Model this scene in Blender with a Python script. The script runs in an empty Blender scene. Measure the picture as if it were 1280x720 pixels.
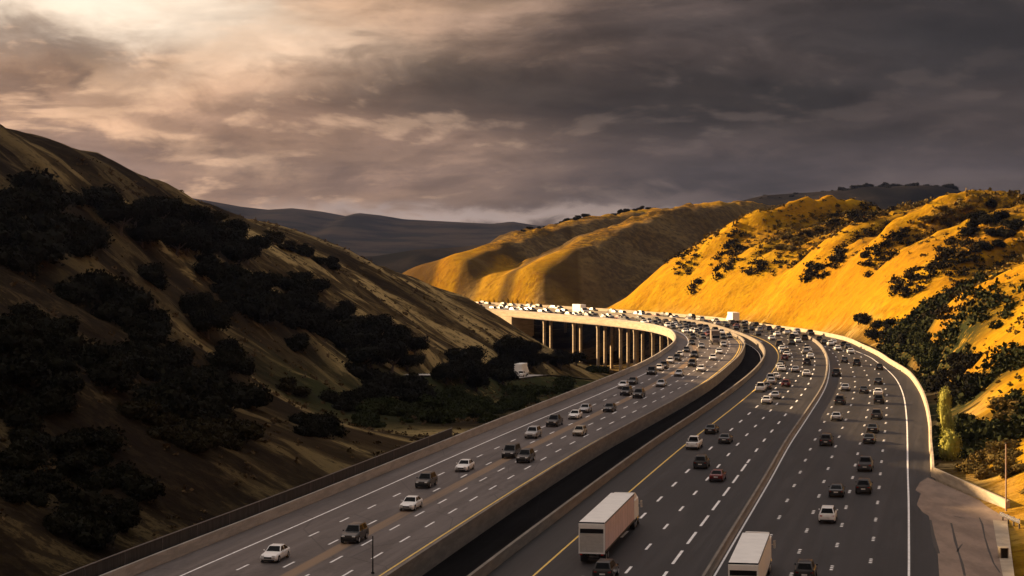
import bpy, bmesh, math, random
import numpy as np
from mathutils import Vector, Matrix
random.seed(7); rng = np.random.default_rng(7)
S = bpy.context.scene; COL = S.collection
F, HC, HY = 2550.0, 33.0, 285.0      # focal length (px of 1280), camera height, horizon row
def W(px, py, z=0.0):                # surveyed point of the photo at height z -> ground position
    p = (py - HY) / (HC - z); return ((px - 640) / p, F / p)
def WD(px, py, D):                   # point seen at (px,py) at distance D
    p = F / D; return ((px - 640) / p, D, HC + (HY - py) / p)
def sm(a, b, x):
    t = np.clip((np.asarray(x, float) - a) / (b - a), 0, 1); return t * t * (3 - 2 * t)
# ------------------------------------------------------------------ noise
_perm = rng.permutation(4096); _val = rng.random(4096) * 2 - 1
def vnoise(x, y):
    xi = np.floor(x).astype(int); yi = np.floor(y).astype(int); fx = x - xi; fy = y - yi
    fx = fx * fx * fx * (fx * (fx * 6 - 15) + 10); fy = fy * fy * fy * (fy * (fy * 6 - 15) + 10)
    h = lambda a, b: _val[_perm[(a + _perm[b & 4095]) & 4095]]
    return (h(xi, yi) * (1 - fx) + h(xi + 1, yi) * fx) * (1 - fy) + (h(xi, yi + 1) * (1 - fx) + h(xi + 1, yi + 1) * fx) * fy
def fbm(x, y, o=4, g=.5):
    r = 0; a = 1
    for i in range(o):
        r = r + a * vnoise(x + 17.3 * i, y + 9.1 * i); x = x * 2.03; y = y * 2.03; a *= g
    return r
# ------------------------------------------------------------------ materials
def lin(r, g, b):
    f = lambda c: (c / 255 / 12.92) if c / 255 <= .04045 else ((c / 255 + .055) / 1.055) ** 2.4
    return (f(r), f(g), f(b), 1)
class NB:
    def __init__(s, nt): s.nt = nt; s.n = nt.nodes; s.l = nt.links
    def new(s, t, **k):
        n = s.n.new(t)
        for a, b in k.items(): setattr(n, a, b)
        return n
    def set(s, sock, v):
        if isinstance(v, bpy.types.NodeSocket): s.l.new(v, sock)
        elif v is not None: sock.default_value = v
    def math(s, op, a, b=0.0, c=None, clamp=False):
        n = s.new('ShaderNodeMath', operation=op, use_clamp=clamp); s.set(n.inputs[0], a); s.set(n.inputs[1], b)
        if c is not None: s.set(n.inputs[2], c)
        return n.outputs[0]
    def mix(s, f, a, b, mode='MIX'):
        n = s.new('ShaderNodeMix', data_type='RGBA', blend_type=mode); s.set(n.inputs[0], f); s.set(n.inputs[6], a); s.set(n.inputs[7], b)
        return n.outputs[2]
    def noise(s, vec, scale, detail=4, rough=.55, dist=0.0):
        n = s.new('ShaderNodeTexNoise'); s.set(n.inputs['Vector'], vec); n.inputs['Scale'].default_value = scale
        n.inputs['Detail'].default_value = detail; n.inputs['Roughness'].default_value = rough; n.inputs['Distortion'].default_value = dist
        return n.outputs['Fac']
    def ramp(s, f, a, b):           # smooth step from a to b
        n = s.new('ShaderNodeMapRange', interpolation_type='SMOOTHSTEP', clamp=True); s.set(n.inputs[0], f)
        n.inputs[1].default_value = a; n.inputs[2].default_value = b; return n.outputs[0]
    def mapping(s, vec, sc=(1, 1, 1), rot=(0, 0, 0), loc=(0, 0, 0)):
        n = s.new('ShaderNodeMapping'); s.set(n.inputs['Vector'], vec); n.inputs['Scale'].default_value = sc
        n.inputs['Rotation'].default_value = rot; n.inputs['Location'].default_value = loc; return n.outputs[0]
    def bump(s, h, strength=.5, dist=.1):
        n = s.new('ShaderNodeBump'); n.inputs['Strength'].default_value = strength; n.inputs['Distance'].default_value = dist
        s.set(n.inputs['Height'], h); return n.outputs[0]
def mat(name):
    m = bpy.data.materials.new(name); m.use_nodes = True; b = NB(m.node_tree)
    return m, b, m.node_tree.nodes['Principled BSDF']
def plain(name, col, rough=.5, metal=0.0, var=.12, scale=3.0, coat=0.0, emit=None):
    m, b, P = mat(name); co = b.new('ShaderNodeTexCoord').outputs['Object']
    n = b.noise(co, scale, 4); v = b.mix(b.ramp(n, .3, .7), [c * (1 - var) for c in col[:3]] + [1], [min(1, c * (1 + var)) for c in col[:3]] + [1])
    b.set(P.inputs['Base Color'], v); P.inputs['Roughness'].default_value = rough; P.inputs['Metallic'].default_value = metal
    P.inputs['Coat Weight'].default_value = coat; P.inputs['Coat Roughness'].default_value = .06
    if emit: P.inputs['Emission Color'].default_value = emit[:3] + (1,); P.inputs['Emission Strength'].default_value = emit[3]
    return m
def concrete(name, col, stain=.45):
    m, b, P = mat(name); co = b.new('ShaderNodeTexCoord').outputs['Object']
    n1 = b.noise(b.mapping(co, (.25, .25, 1.6)), 1.0, 6, .65); n2 = b.noise(co, 3.5, 5, .7)
    dark = [c * (1 - stain) for c in col[:3]] + [1]
    v = b.mix(b.ramp(n1, .38, .62), dark, col); v = b.mix(b.math('MULTIPLY', b.ramp(n2, .45, .75), .35), v, [c * .5 for c in col[:3]] + [1])
    b.set(P.inputs['Base Color'], v); P.inputs['Roughness'].default_value = .9
    b.set(P.inputs['Normal'], b.bump(n2, .4, .03)); return m
def road_mat(name, base, streak, tan=None, patch=.25):
    m, b, P = mat(name); uv = b.new('ShaderNodeUVMap').outputs[0]       # u = metres across, v = metres along
    s1 = b.noise(b.mapping(uv, (1.1, .012, 1)), 1.0, 5, .6); s2 = b.noise(b.mapping(uv, (.22, .02, 1)), 1.0, 4, .6)
    g = b.noise(uv, 1.7, 6, .75); blot = b.noise(b.mapping(uv, (.3, .05, 1)), 1.0, 5, .6)
    v = b.mix(b.ramp(s1, .35, .65), base, streak); v = b.mix(b.math('MULTIPLY', b.ramp(s2, .45, .62), .6), v, [c * .6 for c in base[:3]] + [1])
    v = b.mix(b.math('MULTIPLY', b.ramp(blot, .52, .6), patch), v, [c * .5 for c in base[:3]] + [1])
    v = b.mix(b.math('MULTIPLY', b.ramp(g, .3, .75), .3), v, [c * 1.5 for c in streak[:3]] + [1])
    # tar joints across the slabs and a few sealed cracks
    vo = b.new('ShaderNodeTexVoronoi', feature='DISTANCE_TO_EDGE'); b.set(vo.inputs['Vector'], b.mapping(uv, (.14, .045, 1))); vo.inputs['Scale'].default_value = 1
    v = b.mix(b.math('MULTIPLY', b.math('SUBTRACT', 1, b.ramp(vo.outputs['Distance'], .0, .012)), .55), v, (.02, .018, .018, 1))
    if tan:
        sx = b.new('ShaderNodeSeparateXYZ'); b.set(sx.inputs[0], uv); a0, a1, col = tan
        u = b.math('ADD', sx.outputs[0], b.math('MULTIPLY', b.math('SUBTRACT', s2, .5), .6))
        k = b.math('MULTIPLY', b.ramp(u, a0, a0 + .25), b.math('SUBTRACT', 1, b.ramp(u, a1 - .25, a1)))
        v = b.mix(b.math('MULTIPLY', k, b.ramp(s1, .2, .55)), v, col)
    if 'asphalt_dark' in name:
        sx = b.new('ShaderNodeSeparateXYZ'); b.set(sx.inputs[0], uv); v = b.mix(b.math('MULTIPLY', b.math('SUBTRACT', 1, b.ramp(b.math('ADD', sx.outputs[0], s2), 2.6, 4.2)), .6), v, (.010, .009, .010, 1))  # shade at the wall foot painted into the shoulder colour
    b.set(P.inputs['Base Color'], v); rg = b.math('MULTIPLY_ADD', s1, .25, .42); b.set(P.inputs['Roughness'], rg); P.inputs['Specular IOR Level'].default_value = .22
    b.set(P.inputs['Normal'], b.bump(g, .25, .03)); return m
def leaf_mat(name, c1, c2, c3=None):
    m, b, P = mat(name); gi = b.new('ShaderNodeNewGeometry'); oi = b.new('ShaderNodeObjectInfo')
    v = b.mix(gi.outputs['Random Per Island'], c1, c2); v = b.mix(b.math('MULTIPLY', oi.outputs['Random'], .45), v, c3 or c1)
    b.set(P.inputs['Base Color'], v); P.inputs['Roughness'].default_value = .9; P.inputs['Specular IOR Level'].default_value = .06
    return m
# ------------------------------------------------------------------ mesh helpers
def link_mesh(name, verts, faces, mats, parent=None, mi=None, smooth=False, uvs=None, loc=None):
    me = bpy.data.meshes.new(name); me.from_pydata([tuple(v) for v in verts], [], [tuple(f) for f in faces])
    for m in (mats if isinstance(mats, (list, tuple)) else [mats]): me.materials.append(m)
    if mi is not None: me.polygons.foreach_set('material_index', np.array(mi, dtype=np.int32))
    if smooth: me.polygons.foreach_set('use_smooth', np.ones(len(me.polygons), bool))
    if uvs is not None:
        lay = me.uv_layers.new(name='UVMap'); vi = np.empty(len(me.loops), int); me.loops.foreach_get('vertex_index', vi)
        lay.data.foreach_set('uv', np.asarray(uvs, dtype=np.float32)[vi].ravel())
    me.update(); o = bpy.data.objects.new(name, me); COL.objects.link(o)
    if parent: o.parent = parent
    if loc is not None: o.location = loc
    return o
def tag(o, label=None, cat=None, group=None, kind=None):
    if label: o['label'] = label
    if cat: o['category'] = cat
    if group: o['group'] = group
    if kind: o['kind'] = kind
    return o
def empty(name, loc=(0, 0, 0), rz=0):
    o = bpy.data.objects.new(name, None); COL.objects.link(o); o.location = loc; o.rotation_euler = (0, 0, rz); return o
def copy_tree(o, parent=None):
    c = o.copy(); COL.objects.link(c); c.parent = parent
    for ch in o.children:
        d = ch.copy(); COL.objects.link(d); d.parent = c
        for g in ch.children:
            e = g.copy(); COL.objects.link(e); e.parent = d
    return c
class MB:
    def __init__(s): s.v = []; s.f = []; s.m = []
    def add(s, v, f, m=0):
        n = len(s.v); s.v += [tuple(p) for p in v]; s.f += [tuple(i + n for i in q) for q in f]; s.m += [m] * len(f)
    def box(s, x0, x1, y0, y1, z0, z1, m=0, bev=0.0):
        if bev:
            bm = bmesh.new(); bmesh.ops.create_cube(bm, size=1)
            for v in bm.verts: v.co = Vector(((x0 + x1) / 2 + v.co.x * (x1 - x0), (y0 + y1) / 2 + v.co.y * (y1 - y0), (z0 + z1) / 2 + v.co.z * (z1 - z0)))
            bmesh.ops.bevel(bm, geom=bm.edges[:], offset=bev, segments=2, affect='EDGES', profile=.5)
            bm.verts.index_update(); s.add([v.co for v in bm.verts], [[v.index for v in f.verts] for f in bm.faces], m); bm.free(); return
        v = [(x, y, z) for z in (z0, z1) for y in (y0, y1) for x in (x0, x1)]
        s.add(v, [(0, 2, 3, 1), (4, 5, 7, 6), (0, 1, 5, 4), (2, 6, 7, 3), (0, 4, 6, 2), (1, 3, 7, 5)], m)
    def cyl(s, c, axis, r, h, n=12, m=0, r2=None, cap=True):   # axis 'x','y','z'; centred
        r2 = r if r2 is None else r2; v = []
        for k, (rr, t) in enumerate(((r, -h / 2), (r2, h / 2))):
            for i in range(n):
                a = 2 * math.pi * i / n; p = (rr * math.cos(a), rr * math.sin(a), t)
                if axis == 'x': p = (p[2], p[0], p[1])
                if axis == 'y': p = (p[1], p[2], p[0])
                v.append((p[0] + c[0], p[1] + c[1], p[2] + c[2]))
        f = [(i, (i + 1) % n, n + (i + 1) % n, n + i) for i in range(n)]
        if cap: f += [tuple(range(n))[::-1], tuple(range(n, 2 * n))]
        s.add(v, f, m)
    def tube(s, pts, r, n=6, m=0):
        v = []; P = [Vector(p) for p in pts]; rs = r if isinstance(r, (list, tuple)) else [r] * len(P)
        for i, p in enumerate(P):
            d = (P[min(i + 1, len(P) - 1)] - P[max(i - 1, 0)]).normalized(); a = d.orthogonal().normalized(); b2 = d.cross(a)
            v += [p + (a * math.cos(2 * math.pi * k / n) + b2 * math.sin(2 * math.pi * k / n)) * rs[i] for k in range(n)]
        f = [(i * n + k, i * n + (k + 1) % n, (i + 1) * n + (k + 1) % n, (i + 1) * n + k) for i in range(len(P) - 1) for k in range(n)]
        f += [tuple(range(n))[::-1], tuple(range((len(P) - 1) * n, len(P) * n))]; s.add(v, f, m)
    def loft(s, rings, m=0, cap=True):
        n = len(rings[0]); v = [p for r in rings for p in r]
        f = [(i * n + k, i * n + (k + 1) % n, (i + 1) * n + (k + 1) % n, (i + 1) * n + k) for i in range(len(rings) - 1) for k in range(n)]
        if cap: f += [tuple(range(n))[::-1], tuple(range((len(rings) - 1) * n, len(rings) * n))]
        s.add(v, f, m)
    def build(s, name, mats, parent=None, smooth=False, loc=None):
        return link_mesh(name, s.v, s.f, mats, parent, s.m, smooth, loc=loc)

# ------------------------------------------------------------------ road reference curve (base of the wall right of the sunken median)
def smooth_curve(pts, step=2.0, sig=14.0, ext0=0, ext1=0):
    P = np.array(pts, float)
    d0 = P[0] - P[1]; d0 /= np.linalg.norm(d0); d1 = P[-1] - P[-2]; d1 /= np.linalg.norm(d1)
    if ext0: P = np.vstack([P[0] + d0 * ext0, P])
    if ext1: P = np.vstack([P, P[-1] + d1 * ext1])
    seg = np.linalg.norm(np.diff(P, axis=0), axis=1); s = np.r_[0, np.cumsum(seg)]; t = np.arange(0, s[-1], step)
    Q = np.c_[np.interp(t, s, P[:, 0]), np.interp(t, s, P[:, 1])]
    n = int(3 * sig / step); k = np.exp(-.5 * (np.arange(-n, n + 1) * step / sig) ** 2); k /= k.sum()
    e0 = Q[0] + np.outer(np.arange(n, 0, -1), Q[0] - Q[1]); e1 = Q[-1] + np.outer(np.arange(1, n + 1), Q[-1] - Q[-2])
    R = np.vstack([e0, Q, e1]); return np.c_[np.convolve(R[:, 0], k, 'valid'), np.convolve(R[:, 1], k, 'valid')]
Rp = [W(*q, 1.1) for q in ((588, 720), (640, 680), (733, 611), (772, 582), (827, 543), (865, 519), (905, 492), (937, 468), (952, 453), (958, 441), (955, 431), (945, 423), (925, 415))]
Rp += [W(*q) for q in ((887, 407), (854, 401.4), (768, 394), (684, 387.9))] + [(-42, 895), (-110, 960)]
RC = smooth_curve(Rp, ext0=150, ext1=60)
RT = np.gradient(RC, axis=0); RT /= np.linalg.norm(RT, axis=1)[:, None]; RN = np.c_[RT[:, 1], -RT[:, 0]]   # tangent, right normal
RS = np.r_[0, np.cumsum(np.linalg.norm(np.diff(RC, axis=0), axis=1))]; SMAX = RS[-1]
def so(x, y):                       # world -> (along, across)
    x = np.atleast_1d(np.asarray(x, float)); y = np.atleast_1d(np.asarray(y, float)); s = np.empty(x.shape); o = np.empty(x.shape)
    xf = x.ravel(); yf = y.ravel(); sf = s.ravel(); of = o.ravel()
    for a in range(0, len(xf), 20000):
        dx = xf[a:a + 20000, None] - RC[None, :, 0]; dy = yf[a:a + 20000, None] - RC[None, :, 1]
        i = np.argmin(dx * dx + dy * dy, axis=1); j = np.arange(len(i)); ddx = dx[j, i]; ddy = dy[j, i]
        sf[a:a + 20000] = RS[i] + ddx * RT[i, 0] + ddy * RT[i, 1]; of[a:a + 20000] = ddx * RN[i, 0] + ddy * RN[i, 1]
    return sf.reshape(x.shape), of.reshape(x.shape)
def so1(x, y): a, b = so([x], [y]); return a[0], b[0]
def PT(s, o):                       # (along, across) -> world x, y
    i = np.clip(np.asarray(s, float) / SMAX, 0, 1) * 0; x = np.interp(s, RS, RC[:, 0]) + o * np.interp(s, RS, RN[:, 0])
    return x, np.interp(s, RS, RC[:, 1]) + o * np.interp(s, RS, RN[:, 1])
def HEAD(s): return math.atan2(-np.interp(s, RS, RT[:, 0]), np.interp(s, RS, RT[:, 1]))
SG = np.arange(0, SMAX, 3.0)
def offs(pts, sig=12.0, extra=()):
    a = sorted([so1(*p) for p in pts] + list(extra)); a = np.array(a)
    v = np.interp(SG, a[:, 0], a[:, 1]); n = int(3 * sig / 3); k = np.exp(-.5 * (np.arange(-n, n + 1) * 3 / sig) ** 2); k /= k.sum()
    v = np.convolve(np.r_[[v[0]] * n, v, [v[-1]] * n], k, 'valid'); return lambda s: np.interp(s, SG, v)
sFar = so1(*W(780, 403))[0]
oA1 = offs([W(*q, 1.1) for q in ((130, 719), (320, 646), (450, 594), (570, 546), (640, 518), (740, 479), (785, 461), (830, 437), (843, 427))]
           + [W(*q, .6) for q in ((838, 412), (803, 404.5), (780, 402), (718, 396), (649, 390))], extra=[(SMAX, -24)])
oA2 = offs([W(*q, .9) for q in ((480, 719), (560, 666), (640, 614), (695, 580), (767, 538), (825, 508), (880, 478), (912, 453), (928, 434), (929, 424), (920, 417))], extra=[(sFar + 40, -5.5), (SMAX, -5)])
oD = offs([W(*q) for q in ((886, 720), (960, 597), (1000, 530), (1012, 512), (1028, 487), (1033, 470), (1034, 455), (1030, 441), (1020, 429), (1008, 421))], extra=[(sFar - 10, 12), (SMAX, 8)])
oE = offs([W(*q, 1.0) for q in ((1164, 590), (1163, 570), (1161, 530), (1157, 505), (1150, 485), (1135, 464), (1110, 449), (1075, 430), (1055, 421), (1010, 412), (960, 406), (935, 403), (875, 397), (832, 392.5), (780, 388.5), (690, 384))]
          + [W(1168, 680), W(1171, 720)], sig=6, extra=[(SMAX, 17)])
oR = lambda s: np.zeros_like(np.asarray(s, float))
oEL = offs([W(*q) for q in ((1137, 720), (1136, 620), (1135, 560), (1133, 520), (1129, 492), (1119, 472), (1106, 460), (1087, 446))], extra=[(sFar - 30, float(oE(sFar - 30)) - 2.5), (SMAX, 15)])
sDend = so1(*W(1008, 421))[0]
_oE = oE; oE = lambda s: np.maximum(_oE(s), 15.0 - 0 * np.asarray(s, float))
_oEL = oEL; oEL = lambda s: np.minimum(_oEL(s), oE(s) - 2.4)
# ------------------------------------------------------------------ terrain
CP = []      # (x, y, z)
for q in ((0, 155, 420), (50, 178, 445), (100, 198, 470), (160, 220, 505), (210, 243, 540), (265, 264, 580), (320, 284, 620), (375, 303, 660), (430, 322, 700), (475, 335, 722), (520, 350, 740), (560, 367, 748),
          (600, 387, 750), (645, 410, 735), (690, 446, 700),
          # left slope, middle and foot
          (100, 330, 330), (200, 400, 340), (300, 400, 420), (0, 420, 250), (400, 400, 500), (500, 400, 600), (560, 420, 620), (430, 490, 440), (330, 510, 360), (580, 455, 590), (150, 520, 250), (640, 440, 650)):
    CP.append(WD(*q))
CP += [(-150, 330, 66), (-185, 240, 76), (-215, 130, 84), (-230, 40, 88), (-150, 450, 47), (-140, 600, 36), (-130, 720, 26), (-110, 800, 12), (-60, 860, 1), (-60, 800, 7), (-220, 600, 40), (-260, 400, 60), (-350, 300, 60), (-350, 700, 30),
       (-300, 900, 10), (-180, 960, 6), (-170, 860, 10), (-110, 230, 46), (-140, 130, 52), (-150, 40, 55), (-85, 300, 32), (-128, 365, 64), (-122, 310, 57), (-130, 260, 55)]  # includes unseen ridge points, heights shaped so they shade the road
# valley with the frontage road, left of the near road and under the viaduct
for x, y, z in ((-12, 420, -8), (-8, 480, -11), (4, 540, -13.5), (8, 600, -15), (16, 650, -16), (24, 690, -17), (30, 730, -17), (10, 770, -14), (30, 800, -16), (50, 600, -16), (62, 650, -15), (72, 700, -14), (60, 760, -12), (90, 650, -11),
                (46, 560, -14), (30, 520, -13), (16, 460, -10), (-25, 790, -5), (45, 830, -9), (20, 850, -8)):
    CP.append((x, y, z))
def row(f, extra, ss, z):
    for s in ss:
        x, y = PT(s, float(f(s)) + extra); CP.append((float(x), float(y), z))
row(oA1, -3, (0, 60, 120, 180, 240), -1.0); row(oA1, -3, (300, 350), -2.5); row(oA1, -6, (390, 430), -5)
row(oA1, 12, (0, 100, 200, 300), -1.5); row(oA2, 3, (0, 100, 200, 300, 400, 480), -2.5); row(oD, 0, (0, 100, 200, 300, 400, 500), -1); row(oE, 1, (0, 100, 200, 300, 400, 500), -.6)
row(oE, 6, (560, 620, 670), .5); row(oE, 5, (720, 780, 830, 880), -1)
# right: near spur
for q in ((1280, 333, 455), (1240, 362, 450), (1210, 395, 440), (1170, 420, 440), (1280, 400, 400), (1230, 440, 400), (1280, 470, 345), (1240, 520, 330), (1280, 560, 290), (1230, 575, 300), (1190, 560, 325), (1180, 500, 380)):
    CP.append(WD(*q))
CP += [(150, 440, 40), (190, 400, 55), (130, 350, 33), (110, 270, 22), (90, 240, 12), (85, 180, 9), (80, 100, 10), (140, 160, 30), (150, 60, 32), (220, 250, 60), (300, 350, 80), (63, 225, .5), (66, 150, 0), (62, 60, 0)]
# right: gully between the spurs
for q in ((1110, 425, 520), (1140, 405, 540), (1185, 370, 560), (1240, 330, 590), (1280, 300, 610)): CP.append(WD(*q))
# right: main slope
for q in ((1290, 225, 690), (1265, 228, 690), (1200, 243, 705), (1130, 256, 730), (1060, 271, 755), (990, 282, 780), (930, 298, 795), (880, 309, 805), (830, 324, 818), (780, 345, 832), (772, 380, 820), (1150, 300, 650), (1060, 320, 690), (1000, 350, 700), (900, 350, 765), (850, 372, 785),
          (1060, 400, 630), (1000, 400, 690), (1110, 370, 600), (940, 385, 735), (1220, 290, 640), (1280, 270, 640), (800, 387, 805)): CP.append(WD(*q))
CP += [(230, 640, 62), (260, 740, 55), (300, 600, 80), (230, 520, 60), (170, 850, 30), (150, 880, 25), (210, 950, 35), (400, 800, 70), (400, 500, 95), (360, 1000, 60), ]
# middle hills: first crest, gully, second crest
CP += [(-6, 888, -3), (8, 905, -2), (28, 930, 2), (78, 990, 10), (40, 880, -2), (-30, 870, -2),
       (14, 838, -4), (30, 850, -3), (88, 925, 4), (118, 960, 8), (160, 1010, 14),
       (-62, 920, 0), (-60, 980, 2), (-36, 1020, 6), (-10, 1080, 10), (20, 1160, 14), (20, 1400, 10), (-150, 1200, -8), (-250, 1500, -12),
       (120, 1300, 20), (200, 1600, 20), (300, 1300, 25), (260, 1150, 24), (400, 1500, 30), (150, 1700, 5), (0, 1700, -10), (-420, 1200, 0), (-420, 1700, -12), (420, 1750, 15), (420, 20, 90), (-420, 20, 80), (-420, 500, 60)]
CP = np.array(CP, float)
def rbf(P, c=22.0):
    X = P[:, :2] / 100; c = c / 100; d = np.sqrt(((X[:, None] - X[None]) ** 2).sum(2) + c * c); n = len(P)
    A = np.zeros((n + 3, n + 3)); A[:n, :n] = -d + 0; A[:n, :n] += np.eye(n) * .02
    A[:n, n:] = np.c_[np.ones(n), X]; A[n:, :n] = A[:n, n:].T; w = np.linalg.solve(A, np.r_[P[:, 2], 0, 0, 0])
    def f(x, y):
        q = np.c_[np.ravel(x), np.ravel(y)] / 100; out = np.empty(len(q))
        for a in range(0, len(q), 20000):
            b = q[a:a + 20000]; dd = np.sqrt(((b[:, None] - X[None]) ** 2).sum(2) + c * c); out[a:a + 20000] = -dd @ w[:n] + w[n] + b @ w[n + 1:]
        return out.reshape(np.shape(x))
    return f
base_h = rbf(CP)
gx = np.arange(-420, 421, 2.0); gy = np.r_[np.arange(10, 960, 2.0), np.arange(960, 1800, 4.0)]
GX, GY = np.meshgrid(gx, gy)
H0 = base_h(GX, GY)
s_, o_ = so(GX, GY); a1 = oA1(s_); e_ = oE(s_)
dl = a1 - o_; dr = o_ - e_                                   # distance outside the left / right edge
out = np.maximum(dl, dr)
# erosion: gullies that run down the slopes (along x), finer rills, lumps
SP2 = [WD(*q) for q in ((622, 386, 838), (636, 377, 846), (648, 352, 862), (665, 334, 876), (700, 313, 895), (728, 300, 908), (755, 288, 922), (805, 268, 950), (865, 256, 985), (930, 251, 1040), (958, 258, 1065), (1010, 274, 1100), (1150, 310, 1200))]
SP1 = [WD(*q) for q in ((480, 362, 870), (505, 352, 882), (545, 332, 905), (580, 315, 930), (640, 293, 965), (700, 277, 1010), (760, 268, 1060), (815, 262, 1130), (900, 266, 1220), (1000, 285, 1300))]
SP0 = [WD(*q) for q in ((560, 384, 860), (582, 372, 868), (600, 357, 880), (625, 340, 905), (640, 334, 925))]
def crest(pts, kr, kl, kink=26, z0=-14):
    P = np.array(pts); best = np.full(GX.shape, 1e18); zc = np.zeros(GX.shape); sd_ = np.zeros(GX.shape)
    for i in range(len(P) - 1):
        a_, b_ = P[i], P[i + 1]; d = b_[:2] - a_[:2]; L2 = d @ d; t = np.clip(((GX - a_[0]) * d[0] + (GY - a_[1]) * d[1]) / L2, 0, 1)
        ex = GX - a_[0] - t * d[0]; ey = GY - a_[1] - t * d[1]; q = ex * ex + ey * ey; m_ = q < best
        best = np.where(m_, q, best); zc = np.where(m_, a_[2] + t * (b_[2] - a_[2]), zc); sd_ = np.where(m_, np.sign(ex * d[1] - ey * d[0]), sd_)
    r = np.sqrt(best); r2 = r * (1 + .12 * fbm(GX / 26, GY / 26, 3)); rr_ = np.sqrt(r2 * r2 + 9) - 3
    rs_ = np.maximum(rr_ - 8, 0); fall = np.where(sd_ > 0, .16 * np.minimum(rr_, 8) + kr * np.minimum(rs_, kink) + kr * .55 * np.maximum(rs_ - kink, 0), kl * rr_)
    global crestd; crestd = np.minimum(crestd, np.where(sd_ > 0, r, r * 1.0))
    return zc + .4 - fall
def smax(a_, b_, k): h = np.clip(.5 + .5 * (a_ - b_) / k, 0, 1); return b_ * (1 - h) + a_ * h + k * h * (1 - h)
crestd = np.full(GX.shape, 1e9)
Mh = np.maximum.reduce([crest(SP2, .80, .38), crest(SP1, .72, .35), crest(SP0, .7, .45)])
H0 = np.where(GY > 780, smax(H0, Mh, 1.5), H0)
rough = sm(6, 40, out) * sm(0, 30, np.abs(H0 + 12) + 4)
wx = GX + 14 * fbm(GX / 70, GY / 70, 3)
yy = GY + 10 * fbm(GX / 60 + 5, GY / 60, 3) - .25 * np.abs(GX)
left = GX < 20
gul = (1 - np.abs(vnoise(wx / 120 + 3, yy / 34)) * 2) + .5 * (1 - np.abs(vnoise(wx / 80 + 8, yy / 17 + 3)) * 2) + .22 * (1 - np.abs(vnoise(wx / 50 + 9, yy / 8)) * 2)
far = sm(825, 870, GY); midk = 1 - .93 * far
# crest protection keeps the skylines where they were surveyed
rt_ = sm(24, 52, dr) * (1 - .45 * (1 - sm(440, 520, GY)))
H1 = H0 + rough * midk * (-(gul - 1.0) * 2.0 - (gul + .15) * 4.4 * rt_) + rt_ * (fbm(GX / 5, GY / 5, 3) * .9 - (1 - np.abs(vnoise(wx / 40 + 4, yy / 9)) * 2) * 1.1) + rough * (fbm(GX / 22, GY / 22, 4) * 1.0 + fbm(GX / 6, GY / 6, 3) * .35)
H1 += far * rough * fbm(GX / 45, GY / 60, 3) * .6
# road bench
bench = -1.6
vi = sm(395, 470, s_) * (1 - sm(905, 950, s_))               # where the road is carried on the viaduct
inside = (out < 0)
side = sm(0, 14, out)
onl = np.where(dl > dr, 1.0, 0.0)
tgt = np.minimum(H1, -2.4) * 1.0
H = np.where(inside, np.where(vi > .02, np.minimum(H1, -3.2), -3.2), H1)
edge = np.where((out >= 0) & (s_ > -5), (1 - side) * (1 - vi * onl), 0)
lvl = np.where(onl > .5, -.9, -.35)
H = np.where(out >= 0, H * (1 - edge) + edge * np.minimum(np.maximum(H, lvl - .8), lvl + .0), H)
H = np.where((out >= 0) & (out < 2.2) & (vi * onl < .5), np.minimum(H, lvl), H)
H = np.where((out >= 0) & (out < 4) & (vi > .02), np.minimum(H, -.9), H)
# frontage road bench in the valley
FR = np.array([(-24, 506), (-20, 519), (-10, 562), (1, 608), (10, 640), (20, 664), (34, 690)], float)
FR = smooth_curve(FR, sig=10, ext1=8)
fd = np.full(GX.shape, 1e9)
for p in FR[::3]: fd = np.minimum(fd, (GX - p[0]) ** 2 + (GY - p[1]) ** 2)
fd = np.sqrt(fd); FRz = np.array([float(base_h(np.array([p[0]]), np.array([p[1]]))[0]) for p in FR])
nk = np.exp(-.5 * (np.arange(-20, 21) / 8) ** 2); nk /= nk.sum(); FRz = np.convolve(np.r_[[FRz[0]] * 20, FRz, [FRz[-1]] * 20], nk, 'valid')
ni = np.zeros(GX.shape); near = fd < 14
idx = np.argwhere(near)
for a, b in idx:
    k = np.argmin((FR[:, 0] - GX[a, b]) ** 2 + (FR[:, 1] - GY[a, b]) ** 2); t = float(1 - sm(5, 13, fd[a, b])); H[a, b] = H[a, b] * (1 - t) + t * (FRz[k] - .15)
# pull the borders of the sheet down
bd = np.minimum.reduce([GX + 420, 420 - GX, 1798 - GY]); H = H * sm(0, 60, bd) + (-22) * (1 - sm(0, 60, bd))
def TH(x, y):
    fx = (np.clip(x, -419, 419) + 420) / 2; y = np.clip(y, 11, 1794)
    fy = np.where(np.asarray(y) < 958, (y - 10) / 2, 475 + (y - 960) / 4); fy = np.clip(fy, 0, len(gy) - 2)
    i = int(fx); j = int(fy); a = fx - i; b = fy - j
    return float((H[j, i] * (1 - a) + H[j, i + 1] * a) * (1 - b) + (H[j + 1, i] * (1 - a) + H[j + 1, i + 1] * a) * b)
def RAY(px, py, t0=150, t1=1790):    # survey ray from the camera point to the terrain
    dx = (px - 640) / F; dz = (HY - py) / F; D = t0; step = 2.0
    while D < t1:
        x = dx * D
        if abs(x) < 418 and HC + dz * D < TH(x, D): return x, D, TH(x, D)
        D += step
    return None
ny, nx = GX.shape
V = np.c_[GX.ravel(), GY.ravel(), H.ravel()]
ii = np.arange(nx * ny).reshape(ny, nx)
Q = np.stack([ii[:-1, :-1], ii[:-1, 1:], ii[1:, 1:], ii[1:, :-1]], -1).reshape(-1, 4)
me = bpy.data.meshes.new('hillside_terrain'); me.vertices.add(len(V)); me.vertices.foreach_set('co', V.astype(np.float32).ravel())
me.loops.add(Q.size); me.loops.foreach_set('vertex_index', Q.ravel().astype(np.int32)); me.polygons.add(len(Q))
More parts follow.
